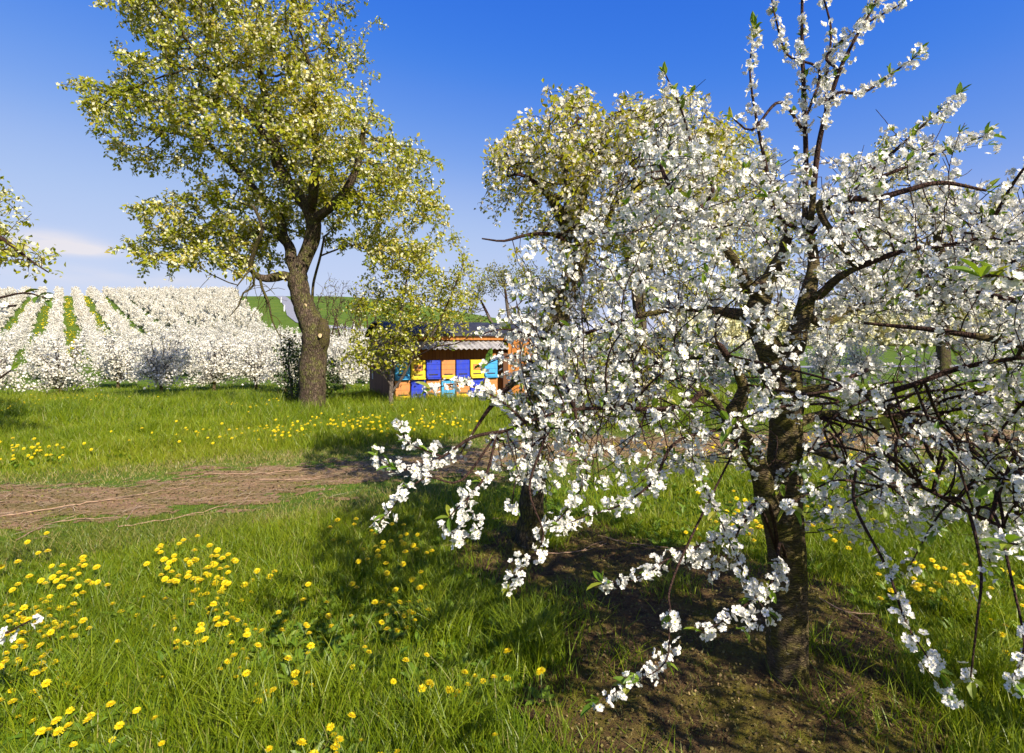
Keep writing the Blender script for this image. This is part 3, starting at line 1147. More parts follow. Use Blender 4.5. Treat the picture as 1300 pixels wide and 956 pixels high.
    aR = poly_cloud([(955, 225), (1005, 185), (1080, 195), (1150, 165), (1235, 185), (1215, 260), (1120, 300), (975, 300)], 520, Y - .1, .6, r, 0.5, 0.1, 13)
    a1 = np.vstack([a1, aL, aT, aR])
    # leave the heart of the crown open
    dist = np.hypot((a1[:, 0] - 1.25), (a1[:, 2] - 1.35))
    a1 = a1[(dist > 0.30) | (r.random(len(a1)) < 0.45)]
    sk.grow(a1, 0.05, 0.9, 0.072, 190, (0, 0, 0.03), r, 0.14)
    n_grown = len(sk.p)
    thin = [i_ for i_ in range(base_n, n_grown)]
    extra = twiglets(sk, thin, 700, 0.20, r, 0.0, 4)
    sk.finish(0.0016, 2.5)
    gb, gl, gt = Geo(), Geo(), Geo()
    # clusters along grown twigs
    ids, P, d = tips_along(sk, 0.0062)
    clump = 0.8 * fnoise(P[:, 0], P[:, 2], 3.4, 41) + 0.9 * fnoise(P[:, 0] + P[:, 1], P[:, 2] - P[:, 1], 10, 42)
    rad = np.hypot(P[:, 0] - 1.25, P[:, 2] - 1.35)
    lower = (P[:, 2] < 1.30) & (P[:, 0] > 1.05)      # the lower right of the crown is mostly bare twigs
    prob = np.clip(0.55 + 0.75 * clump, 0.02, 1.0) * np.where(rad < 0.35, 0.5, 1.0) * np.where(lower, 0.5, 1.0)
    sel = r.random(len(P)) < prob * 0.85
    print('front clusters', int(sel.sum()))
    blossom_runs(gb, gl, P[sel], d[sel], r, 7, 0.0148, 0.026, 0.42, 0.034)
    # hand-laid shoots
    S2 = Skel()
    S2.p, S2.par, S2.rad = list(sk.p), list(sk.par), [float(x) for x in sk.R_]
    n0 = len(S2.p)
    runs = []

    def sh(spec, t0=0.0, start=None, dens=0.8, per=6, size=0.0150, leaf=0.25):
        runs.append((shoot(S2, spec, start, t0, base_n), dens, per, size, leaf))
        return runs[-1][0]
    v1 = sh([(1022, 290, Y, 4), (1023, 200, Y, 3.2), (1020, 110, Y - .02, 2.6), (1018, 30, Y - .04, 2.0), (1020, -60, Y - .05, 1.2)], 0.35, None, 0.55)
    v2 = sh([(1030, 270, Y - .02, 4), (1040, 180, Y - .08, 3.2), (1062, 100, Y - .14, 2.6), (1085, 50, Y - .18, 2.0), (1110, 5, Y - .2, 1.5), (1122, -40, Y - .2, 1.0)], 0.4, None, 0.9)
    sh([(1062, 118, Y - .14, 2.0), (1095, 118, Y - .16, 1.6), (1130, 95, Y - .18, 1.3), (1165, 70, Y - .2, .8)], 0.0, v2[2], 0.75)
    sh([(1050, 70, Y - .1, 1.8), (1100, 30, Y - .12, 1.4), (1145, 5, Y - .14, 1)], 0.2, v2[8], 0.8)
    sh([(1050, 90, Y + .05, 1.8), (1055, 40, Y + .1, 1.4), (1045, -5, Y + .12, 1)], 0.1, v2[1], 0.6)
    sh([(1040, 90, Y + .05, 1.8), (1000, 70, Y + .1, 1.4), (985, 25, Y + .12, 1.1), (978, -10, Y + .12, .8)], 0.1, v1[2], 0.7)
    sh([(985, 270, Y - .1, 3), (972, 210, Y - .14, 2.4), (960, 150, Y - .16, 1.8), (952, 90, Y - .18, 1.2), (958, 35, Y - .18, .7)], 0.1, None, 0.85)
    sh([(990, 130, Y - .16, 2), (955, 165, Y - .2, 1.6), (930, 150, Y - .22, 1)], 0.0, v1[0], 0.5)
    sh([(905, 240, Y - .2, 2.4), (880, 190, Y - .25, 1.8), (865, 140, Y - .27, 1.3), (845, 95, Y - .28, .8)], 0.1, None, 0.8)
    sh([(1060, 250, Y - .2, 3), (1120, 205, Y - .28, 2.2), (1165, 165, Y - .33, 1.6), (1215, 122, Y - .36, .9)], 0.25, None, 0.75)
    sh([(1080, 250, Y - .3, 2.6), (1150, 212, Y - .36, 2.0), (1200, 190, Y - .4, 1.4), (1252, 172, Y - .44, .8)], 0.3, None, 0.7)
    sh([(1040, 260, Y - .3, 4.2), (1110, 252, Y - .4, 3.8), (1150, 242, Y - .45, 3.4), (1195, 232, Y - .48, 2.8), (1252, 242, Y - .5, 1.6)], 0.97, None, 0.3)
    # low sprays hanging to the left
    q1 = sh([(600, 555, Y - .54, 2.2), (570, 575, Y - .56, 1.8), (535, 592, Y - .58, 1.5), (505, 596, Y - .58, 1.0), (478, 580, Y - .58, .6)], 0.35, C2[-2], 1.0)
    sh([(665, 535, Y - .52, 1.8), (640, 512, Y - .54, 1.5), (605, 492, Y - .56, 1.2), (575, 488, Y - .57, .9), (548, 494, Y - .57, .5)], 0.2, C2[-4], 1.0)
    sh([(705, 480, Y - .3, 1.8), (675, 460, Y - .33, 1.5), (645, 452, Y - .35, 1.1), (618, 462, Y - .36, .6)], 0.15, None, 1.0)
    sh([(700, 440, Y - .2, 1.8), (672, 425, Y - .22, 1.4), (640, 418, Y - .24, 1.0), (612, 424, Y - .25, .6)], 0.15, None, 1.0)
    sh([(535, 570, Y - .58, 1.2), (515, 560, Y - .6, 1), (509, 535, Y - .6, .6)], 0.1, q1[2], 1.0)
    sh([(585, 610, Y - .6, 1.6), (545, 606, Y - .64, 1.2), (516, 622, Y - .66, 1.0), (498, 645, Y - .66, .8), (478, 668, Y - .66, .5)], 0.55, C2[-1], 1.0)
    q2 = sh([(618, 600, Y - .6, 1.8), (598, 628, Y - .64, 1.4), (580, 645, Y - .66, 1.0), (566, 668, Y - .66, .7), (590, 685, Y - .66, .5)], 0.3, C2[-1], 1.0)
    sh([(592, 640, Y - .66, 1.0), (610, 665, Y - .68, .8), (585, 688, Y - .68, .5)], 0.2, q2[1], 0.9)
    q3 = sh([(690, 560, Y - .6, 2), (672, 620, Y - .68, 1.6), (690, 680, Y - .72, 1.2), (670, 712, Y - .74, .9), (648, 742, Y - .74, .5)], 0.62, C2[-6], 1.0)
    sh([(735, 560, Y - .5, 2.0), (745, 600, Y - .56, 1.6), (725, 640, Y - .6, 1.2), (700, 670, Y - .6, .7)], 0.45, C2[-9], 0.9)
    sh([(700, 545, Y - .5, 2.0), (672, 570, Y - .56, 1.5), (655, 610, Y - .6, 1.1), (650, 640, Y - .6, .7)], 0.3, C2[-5], 0.9)
    sh([(860, 560, Y - .5, 2), (830, 610, Y - .6, 1.6), (790, 640, Y - .64, 1.2), (745, 655, Y - .68, .9), (712, 668, Y - .7, .5)], 0.6, C2[8], 1.0)
    sh([(975, 640, Y - .3, 2.6), (935, 672, Y - .5, 2.1), (895, 690, Y - .6, 1.7), (850, 708, Y - .66, 1.3), (810, 735, Y - .7, .9), (766, 740, Y - .72, .5)], 0.45, C[4], 1.0)
    sh([(960, 640, Y - .4, 2), (925, 700, Y - .55, 1.6), (905, 722, Y - .6, 1.2), (880, 715, Y - .62, .8)], 0.6, C[6], 0.8)
    sh([(990, 690, Y - .4, 2), (982, 735, Y - .6, 1.6), (950, 765, Y - .72, 1.2), (915, 790, Y - .76, .8), (890, 802, Y - .78, .5)], 0.58, trunk[16], 1.0, 6, 0.0160)
    sh([(960, 760, Y - .74, 1.0), (972, 775, Y - .76, .8), (945, 800, Y - .78, .5)], 0.0, None, 0.9)
    sh([(860, 720, Y - .72, 1.6), (850, 780, Y - .9, 1.4), (845, 840, Y - 1.0, 1.1), (800, 868, Y - 1.02, .8), (760, 890, Y - 1.04, .5)], 0.72, C2[6], 1.0)
    sh([(1085, 640, Y - .7, 2), (1125, 720, Y - .9, 1.7), (1150, 790, Y - 1.0, 1.3), (1178, 835, Y - 1.02, .9), (1205, 880, Y - 1.04, .6)], 0.62, E[8], 1.0)
    sh([(1225, 640, Y - .8, 2.2), (1245, 720, Y - .95, 1.8), (1240, 790, Y - 1.0, 1.4), (1232, 860, Y - 1.0, 1)], 0.2, E[16], 0.12)
    sh([(1260, 650, Y - .9, 2), (1285, 740, Y - 1.1, 1.6), (1300, 820, Y - 1.2, 1.2), (1285, 862, Y - 1.2, .8)], 0.85, E[18], 0.9)
    # sprays that reach towards the viewer at the right edge
    sh([(1290, 600, Y - .9, 3), (1330, 660, Y - 1.25, 2.6), (1310, 690, Y - 1.35, 2), (1280, 690, Y - 1.4, 1.4)], 0.5, E[-3], 0.7)
    sh([(1330, 380, Y - 1.0, 3), (1310, 362, Y - 1.2, 2.4), (1262, 350, Y - 1.3, 1.8), (1245, 352, Y - 1.32, 1)], 0.4, D[-6], 0.6, 4, 0.0165, 0.6)
    sh([(1250, 350, Y - .9, 2.5), (1290, 330, Y - 1.0, 2), (1330, 310, Y - 1.1, 1.4)], 0.2, B2[-6], 0.7)
    sh([(1260, 280, Y - .6, 2.5), (1285, 235, Y - .7, 2), (1310, 200, Y - .8, 1.4)], 0.1, B2[-4], 0.9)
    sh([(1100, 470, Y - .4, 3), (1060, 490, Y - .6, 2.2), (1095, 500, Y - .7, 1.6), (1115, 525, Y - .74, .8)], 0.5, D[4], 1.0)
    for _ in range(46):      # long thin bare twigs through the lower right
        a, b = r.uniform(1040, 1290), r.uniform(470, 620)
        y_ = Y + r.uniform(-.9, .7)
        L, an = r.uniform(60, 170), r.uniform(0.1, 1.25)
        sgn = 1 if r.random() < 0.7 else -1
        x1, y1 = a + sgn * L * math.cos(an), b + L * math.sin(an)
        sh([(a, b, y_, 1.8), ((a + x1) / 2, (b + y1) / 2 - r.uniform(5, 25), y_ - .05, 1.4), (x1, y1, y_ - .1, .7)], 0.75, None, 0.55)
    S2.finish(0.0014, 2.5)
    P2, par2 = S2.P, S2.par_
    for idl, dens, per, size, leaf in runs:
        idl = np.array(idl)
        if len(idl) == 0:
            continue
        q = P2[idl]
        dd = unit(q - P2[par2[idl]])
        reps = 1
        sel = r.random(len(q)) < dens * 1.2
        blossom_runs(gb, gl, q[sel], dd[sel], r, per + 1, size, 0.024, leaf, 0.045)
        e = len(q) - 1
        blossom_runs(gb, gl, q[e:], dd[e:], r, 3, size, 0.02, 1.0, 0.055)
    base = np.array([WX(999, Y), Y, 0.0])
    t = thing('cherry_tree', 'white blossoming cherry tree on bare mossy earth, its ringed dark trunk forked low', 'tree', base)
    g = Geo()
    S2.mesh(g, 0.013, 9, 18, 0, 0.12)
    g.build('trunk', ['bark_front'], t, True, base)
    g = Geo()
    S2.mesh(g, 0.0, 0.013, 6, 0)
    br = g.build('crown', ['twig'], t, True, base)
    br['label'] = 'bare dark twigs and branches of the crown'
    o1 = gb.build('blossom', ['petal', 'flower_eye'], br, False, base)
    o2 = gl.build('foliage', ['leaf_fresh'], br, False, base)
    o1['kind'] = o2['kind'] = 'stuff'
    return t


# ================================================================== THE SECOND CHERRY (middle)
def middle_tree():
    r = np.random.default_rng(31)
    Y = 4.5
    sk = Skel()
    trunk = sk.limb(pix_limb([(671, 696, Y, 21), (672, 680, Y, 18), (675, 640, Y, 16), (679, 590, Y, 15), (683, 540, Y, 14.5), (686, 495, Y, 15.5), (693, 460, Y + .02, 15), (704, 420, Y + .05, 14), (716, 380, Y + .1, 13.5), (726, 350, Y + .12, 13), (734, 325, Y + .15, 13), (736, 305, Y + .15, 13)]), None, 0.06)
    L = sk.limb(pix_limb([(727, 290, Y + .15, 10), (716, 280, Y + .1, 8.5), (708, 265, Y + .05, 7), (697, 250, Y, 4.5), (680, 232, Y - .1, 3), (660, 222, Y - .2, 2.0), (636, 226, Y - .3, 1.2)]), trunk[-1], 0.06)
    sk.limb(pix_limb([(715, 248, Y + .1, 5), (719, 225, Y + .15, 4), (712, 190, Y + .2, 3), (735, 150, Y + .25, 2)]), L[4], 0.06)
    Rr = sk.limb(pix_limb([(742, 285, Y + .2, 8), (740, 262, Y + .3, 6), (742, 235, Y + .4, 5), (755, 205, Y + .5, 4), (770, 170, Y + .6, 3), (790, 140, Y + .7, 2)]), trunk[-1], 0.06)
    sk.limb(pix_limb([(762, 270, Y + .4, 5), (800, 250, Y + .6, 4), (850, 235, Y + .8, 3), (900, 230, Y + 1.0, 2)]), Rr[2], 0.06)
    sk.limb(pix_limb([(708, 300, Y - .1, 3.2), (672, 298, Y - .3, 2.4), (640, 306, Y - .4, 1.6), (612, 303, Y - .5, 1.0)]), trunk[-3], 0.06)
    sk.limb(pix_limb([(668, 470, Y - .1, 6), (645, 492, Y - .2, 4), (620, 520, Y - .3, 2.8), (600, 550, Y - .4, 1.6), (585, 575, Y - .5, 0.9)]), trunk[-14], 0.06)
    sk.limb(pix_limb([(715, 490, Y, 6), (750, 470, Y + .1, 5), (800, 460, Y + .2, 3.5), (850, 465, Y + .3, 2)]), trunk[-14], 0.06)
    crown = [(568, 250), (585, 215), (622, 205), (604, 176), (640, 165), (652, 138), (690, 148), (722, 108), (748, 106), (765, 140), (800, 112), (850, 125), (895, 100), (905, 140), (935, 170), (950, 240), (930, 300), (880, 330), (800, 320), (760, 300), (690, 300), (640, 290), (600, 320), (585, 290)]
    a1 = poly_cloud(crown, 1400, Y + .3, 1.25, r, 0.5, 0.25, 6)
    a3 = poly_cloud([(630, 400), (650, 350), (760, 340), (900, 360), (900, 480), (760, 560), (650, 560), (655, 480)], 420, Y + .2, 1.0, r, 0.5, 0.3, 7)
    sk.grow(np.vstack([a1, a3]), 0.09, 1.6, 0.15, 130, (0, 0, 0.0), r, 0.25)
    thin = [i_ for i_ in range(len(sk.p)) if sk.rad[i_] == 0]
    twiglets(sk, thin, 900, 0.26, r, 0.7, 4)
    sk.finish(0.0026, 2.4)
    base = np.array([WX(672, Y), Y, ground_z(WX(672, Y), Y)])
    t = thing('cherry_tree', 'slender leaning cherry tree with thin drooping twigs and pale green young leaves', 'tree', base)
    g = Geo()
    sk.mesh(g, 0.022, 9, 14, 0, 0.14)
    g.build('trunk', ['bark_mossy'], t, True, base)
    g = Geo()
    sk.mesh(g, 0.0, 0.022, 5, 0)
    br = g.build('crown', ['twig'], t, True, base)
    br['label'] = 'drooping twigs of the crown'
    ids, P, d = tips_along(sk, 0.0075)
    gl, gf = Geo(), Geo()
    sel = r.random(len(P)) < np.clip(0.62 + 0.3 * fnoise(P[:, 0], P[:, 2], 2.5, 51), 0.15, 1)
    P, d = P[sel], d[sel]
    Q = np.repeat(P, 4, 0) + r.normal(size=(len(P) * 4, 3)) * 0.02
    dd = unit(np.repeat(d, 4, 0) * 0.5 + rdir(len(Q), r) + np.array([0, 0, -0.1]))
    scatter(gl, *LEAF4, Q, rot_along(dd, unit(rdir(len(Q), r) * 0.7 + np.array([0.3, -0.4, 0.8]))), r.uniform(0.032, 0.062, len(Q)), r.beta(2.4, 1.6, len(Q)))
    Q = np.repeat(P, 6, 0) + r.normal(size=(len(P) * 6, 3)) * 0.03
    sel = r.random(len(Q)) < np.where(Q[:, 2] < 2.1, 1.0, 0.7)
    Q = Q[sel]
    nr = unit(rdir(len(Q), r) + np.array([0.2, -0.2, 0.2]))
    scatter(gf, *STAR, Q, rot_from(nr, r.uniform(0, 6.28, len(Q))), r.uniform(0.014, 0.019, len(Q)), r.random(len(Q)))
    o1 = gl.build('foliage', ['leaf_spring'], br, False, base)
    o2 = gf.build('blossom', ['petal_pale'], br, False, base)
    o1['kind'] = o2['kind'] = 'stuff'
    return t


# ================================================================== other trees, one recipe
def general_tree(name, label, trunk_specs, polys, Y, seed, leafm, petalm, n_att, step, half, leaf_size, nl, nf, petal_size, tip=0.006,
                 bark_m='bark_grey', thick=0.05, twigs=400, droop=0.3, prob=0.9, holes=0.25, group=None, cat='tree', zbase=None, rmax=0.016, tl=0.35):
    r = np.random.default_rng(seed)
    sk = Skel()
    made = []
    for spec, at in trunk_specs:
        st = None if at is None else made[at[0]][at[1]]
        made.append(sk.limb(pix_limb(spec), st, step * 0.8))
    att = np.vstack([poly_cloud(p_, int(n_att * w_), Y + dy_, half * hf_, r, 0.5, holes, seed + j_) for j_, (p_, w_, dy_, hf_) in enumerate(polys)])
    sk.grow(att, step, step * 14, step * 1.6, 150, (0, 0, 0.0), r, 0.22)
    thin = [i_ for i_ in range(len(sk.p)) if sk.rad[i_] == 0]
    if thin and twigs:
        twiglets(sk, thin, twigs, tl, r, droop)
    sk.finish(tip, 2.4)
    b0 = sk.P[0]
    base = np.array([b0[0], b0[1], ground_z(b0[0], b0[1])])
    t = thing(name, label, cat, base, 0, group)
    g = Geo()
    sk.mesh(g, thick, 9, 12, 0, 0.12)
    if g.v:
        g.build('trunk', [bark_m], t, True, base)
    g = Geo()
    sk.mesh(g, 0.0, thick, 5, 0)
    br = g.build('crown' if thick < 1 else 'branches', [bark_m if thick >= 1 else 'twig'], t, True, base)
    ids, P, d = tips_along(sk, rmax)
    sel = r.random(len(P)) < prob
    P, d = P[sel], d[sel]
    if nl:
        gl = Geo()
        Q = np.repeat(P, nl, 0) + r.normal(size=(len(P) * nl, 3)) * leaf_size * 0.7
        dd = unit(np.repeat(d, nl, 0) * 0.5 + rdir(len(Q), r))
        scatter(gl, *LEAF4, Q, rot_along(dd, unit(rdir(len(Q), r) * 0.7 + np.array([0.3, -0.4, 0.8]))), r.uniform(0.7, 1.3, len(Q)) * leaf_size, r.beta(2, 2, len(Q)))
        o = gl.build('foliage', [leafm], br, False, base)
        o['kind'] = 'stuff'
    if nf:
        gf = Geo()
        Q = np.repeat(P, nf, 0) + r.normal(size=(len(P) * nf, 3)) * petal_size * 1.8
        nr = unit(rdir(len(Q), r) + np.array([0.2, -0.3, 0.3]))
        scatter(gf, *STAR, Q, rot_from(nr, r.uniform(0, 6.28, len(Q))), r.uniform(0.8, 1.25, len(Q)) * petal_size, r.random(len(Q)))
        o = gf.build('blossom', [petalm], br, False, base)
        o['kind'] = 'stuff'
    return t


tall_tree()
front_tree()
middle_tree()

# slim young tree in front of the bee house
y_ = 13.6
general_tree('young_tree', 'slim young tree with a forked pale stem in front of the bee house', [
    ([(497, 514, y_, 3.2), (496, 500, y_, 2.8), (499, 470, y_, 2.3), (503, 430, y_ + .1, 2), (512, 380, y_ + .2, 1.6), (520, 335, y_ + .3, 1.2)], None),
    ([(510, 480, y_ - .1, 1.8), (527, 450, y_ - .3, 1.5), (552, 420, y_ - .5, 1.3), (568, 385, y_ - .6, 1.0), (585, 345, y_ - .7, .7)], (0, 2)),
    ([(480, 468, y_ - .2, 1.2), (463, 462, y_ - .4, .9), (452, 445, y_ - .5, .6)], (0, 4)),
    ([(555, 440, y_ - .6, .9), (580, 436, y_ - .7, .8), (600, 425, y_ - .8, .5)], (1, 8))],
    [([(444, 385), (462, 345), (500, 310), (545, 295), (590, 305), (612, 345), (600, 400), (565, 425), (520, 440), (470, 440), (440, 425)], 0.85, 0, 1), ([(436, 420), (520, 430), (515, 470), (480, 475), (445, 455)], 0.15, 0, .8)],
    y_, 61, 'leaf_spring', 'petal_cream', 640, 0.14, 1.2, 0.095, 5, 2, 0.026, 0.004, 'bark_grey', 0.022, 260, 0.35, 0.75, 0.3)

# green bush at the foot of the tall tree
y_ = 14.4
general_tree('bush', 'green leafy bush behind the foot of the thick pruned trunk', [
    ([(372, 520, y_, 2), (370, 490, y_, 1.6), (366, 460, y_, 1.2), (368, 435, y_, .8)], None),
    ([(378, 500, y_, 1.6), (382, 470, y_ - .2, 1.2), (384, 445, y_ - .3, .8)], (0, 1))],
    [([(352, 505), (348, 470), (356, 440), (370, 425), (395, 445), (425, 455), (436, 480), (420, 510), (380, 518)], 1, 0.1, 1)],
    y_, 62, 'leaf_dark', 'petal_cream', 330, 0.12, 0.7, 0.075, 5, 1, 0.02, 0.004, 'bark_grey', 0.02, 160, 0.2, 0.9, 0.25, cat='bush')

# big trees standing behind the white one
general_tree('tree', 'tall yellow green tree behind the white cherry, left of the farther trunks', [
    ([(815, 486, 24, 10), (815, 450, 24, 8.5), (812, 400, 24, 8), (808, 350, 24, 8), (810, 310, 24, 7.5), (820, 270, 24, 6), (845, 230, 24, 4.5)], None),
    ([(835, 300, 23.6, 5), (880, 260, 23.4, 4), (920, 230, 23.2, 3)], (0, 10)),
    ([(790, 300, 24.4, 4), (770, 270, 24.6, 3)], (0, 11))],
    [([(765, 290), (790, 215), (850, 160), (920, 150), (985, 190), (1015, 260), (1005, 360), (950, 400), (860, 370), (800, 350)], 1, 0, 1)],
    24, 63, 'leaf_spring', 'petal_cream', 1100, 0.30, 3.6, 0.17, 6, 4, 0.06, 0.009, 'bark_old', 0.09, 420, 0.2, 0.85, 0.25, rmax=.03, tl=.6)
general_tree('tree', 'tall straw coloured tree standing farther off, its bare trunk by the pale track', [
    ([(1197, 478, 28, 9.5), (1197, 440, 28, 7.5), (1196, 400, 28, 7), (1200, 360, 28, 6), (1192, 310, 28, 5), (1180, 260, 28, 4)], None),
    ([(1212, 340, 27.6, 4), (1240, 300, 27.3, 3), (1265, 270, 27, 2.2)], (0, 10)),
    ([(1165, 330, 28.4, 4), (1130, 280, 28.6, 3), (1110, 240, 28.8, 2.2)], (0, 9))],
    [([(1062, 330), (1080, 240), (1100, 180), (1140, 165), (1170, 215), (1230, 235), (1290, 250), (1340, 300), (1320, 380), (1240, 400), (1130, 400), (1080, 380)], 1, 0, 1)],
    28, 64, 'leaf_pale', 'petal_cream', 1100, 0.34, 4.2, 0.17, 6, 5, 0.065, 0.010, 'bark_old', 0.09, 420, 0.2, 0.85, 0.3, rmax=.03, tl=.6)
# the tree whose bough reaches in from outside the picture
y_ = 7.2
general_tree('cherry_tree', 'cherry tree beside the path whose leafy bough hangs in at the left edge', [
    ([(-130, 590, y_, 22), (-128, 540, y_, 18), (-124, 460, y_, 16), (-118, 380, y_, 15), (-108, 300, y_, 12), (-98, 220, y_, 9), (-90, 120, y_, 5)], None),
    ([(-95, 315, y_, 7), (-60, 290, y_, 5.5), (-25, 290, y_ - .05, 4), (10, 308, y_ - .1, 2.6), (35, 328, y_ - .12, 1.6), (62, 346, y_ - .15, .8)], (0, 12)),
    ([(-135, 340, y_, 7), (-170, 290, y_, 5), (-210, 240, y_, 3)], (0, 11))],
    [([(-40, 275), (5, 285), (25, 300), (45, 318), (62, 342), (45, 342), (15, 335), (-20, 350), (-60, 330)], .22, -.1, .3), ([(-50, 270), (-70, 170), (-110, 90), (-200, 110), (-260, 200), (-230, 320), (-140, 360), (-70, 320)], .78, 0, 1)],
    y_, 65, 'leaf_spring', 'petal_cream', 640, 0.13, 1.6, 0.075, 5, 3, 0.022, 0.004, 'bark_old', 0.035, 260, 0.3, 0.9, 0.15)
# grey green willows behind the bee house
general_tree('willow_bush', 'grey green willow just coming into leaf behind the bee house roof', [
    ([(655, 470, 27, 4), (652, 430, 27, 3.2), (645, 395, 27, 2.4), (640, 360, 27, 1.4)], None),
    ([(668, 430, 27, 2.4), (690, 395, 27, 1.6)], (0, 3)), ([(630, 420, 27, 2.4), (612, 385, 27, 1.6)], (0, 3))],
    [([(585, 420), (590, 370), (620, 335), (650, 325), (690, 340), (740, 360), (760, 410), (700, 430)], 1, 0, 1)],
    27, 66, 'leaf_pale', 'petal_cream', 620, 0.22, 2.2, 0.12, 5, 0, 0.05, 0.006, 'bark_grey', 0.07, 300, 0.1, 0.9, 0.2, cat='bush', rmax=.02, tl=.5)
for j_, (px_, top_, bot_, Yb, lab) in enumerate([(412, 345, 402, 62, 'bare brown thicket on the hillside behind the thick pruned trunk'),
                                               (438, 352, 398, 70, 'bare brown bush on the hillside, right of the thick pruned trunk'),
                                               (466, 356, 396, 78, 'brown hillside bush above the end of the bee house')]):
    zb = ground_z(WX(px_, Yb), Yb)
    pb = HY + (EYE - zb) * F / Yb
    general_tree('bush', lab, [([(px_, pb, Yb, 1.6), (px_ + 1, pb - 16, Yb, 1.2), (px_, pb - 34, Yb, .8)], None), ([(px_ + 7, pb - 22, Yb, 1.0), (px_ + 12, pb - 40, Yb, .6)], (0, 2)), ([(px_ - 7, pb - 22, Yb, 1.0), (px_ - 11, pb - 40, Yb, .6)], (0, 2))],
                 [([(px_ - 22, pb - 20), (px_ - 20, pb - 50), (px_, top_), (px_ + 18, top_ + 6), (px_ + 24, pb - 35), (px_ + 10, pb - 8), (px_ - 10, pb - 8)], 1, 0, 1)],
                 Yb, 70 + j_, 'leaf_pale', 'petal_cream', 260, 0.42, 2.0, 0.20, 1, 0, .05, 0.02, 'twig', 0.10, 160, 0.0, 0.5, 0.1, cat='bush', rmax=.06, tl=.9)

# a nearer blossoming tree just outside the left edge; only its twig ends reach in
def right_tree():
    """its trunk stands outside the right edge; its outer boughs fill that edge and shade the ground between"""
    r = np.random.default_rng(91)
    Y = 1.75
    sk = Skel()
    tr = sk.limb(pix_limb([(1660, 1090, Y, 42), (1655, 1000, Y, 36), (1650, 880, Y, 33), (1655, 740, Y, 31), (1650, 620, Y, 29), (1645, 520, Y, 27)]), None, 0.05)
    ends = []
    for (dx, dy, dz, rr_) in ((-.9, .5, .3, .02), (-.55, -.5, .45, .018), (-.35, .9, .5, .02), (.5, .6, .5, .02), (.7, -.3, .4, .018), (-.15, .1, .7, .02), (-.75, .0, .25, .016)):
        b = sk.p[tr[-1]]
        ends.append(sk.limb([(b[0] + dx * .4, b[1] + dy * .4, b[2] + dz * .45, rr_), (b[0] + dx * .8, b[1] + dy * .8, b[2] + dz * .8, rr_ * .6), (b[0] + dx * 1.1, b[1] + dy * 1.1, b[2] + dz * .95, rr_ * .3)], tr[-1], .05))
    c = np.array([sk.p[tr[-1]][0], Y, 1.55])
    att = []
    while len(att) < 1300:
        q = r.uniform(-1, 1, 3)
        if np.linalg.norm(q) > 1:
            continue
        p_ = c + q * np.array([1.35, 1.3, 0.72])
        if p_[0] / max(p_[1], .3) < 0.86 or p_[1] < .35:
            continue
        att.append(p_)
    sk.grow(att, .06, 1.0, .09, 120, (0, 0, -.02), r, .18)
    thin = [i_ for i_ in range(len(sk.p)) if sk.rad[i_] == 0]
    twiglets(sk, thin, 250, .2, r, .5, 4)
    sk.finish(.0018, 2.5)
    base = np.array([WX(1658, Y), Y, 0.0])
    t = thing('cherry_tree', 'white blossoming cherry outside the right edge, its near flowering boughs filling that edge', 'tree', base)
    g = Geo()
    sk.mesh(g, .013, 9, 14, 0, .12)
    g.build('trunk', ['bark_front'], t, True, base)
    g = Geo()
    sk.mesh(g, 0, .013, 5)
    br = g.build('crown', ['twig'], t, True, base)
    ids, P, d = tips_along(sk, .006)
    ok = P[:, 0] / np.maximum(P[:, 1], .2) > 0.80
    P, d = P[ok], d[ok]
    gb, gl = Geo(), Geo()
    sel = r.random(len(P)) < .62
    blossom_runs(gb, gl, P[sel], d[sel], r, 5, .0165, .026, .25, .05)
    gb.build('blossom', ['petal', 'flower_eye'], br, False, base)['kind'] = 'stuff'
    gl.build('foliage', ['leaf_fresh'], br, False, base)['kind'] = 'stuff'


right_tree()


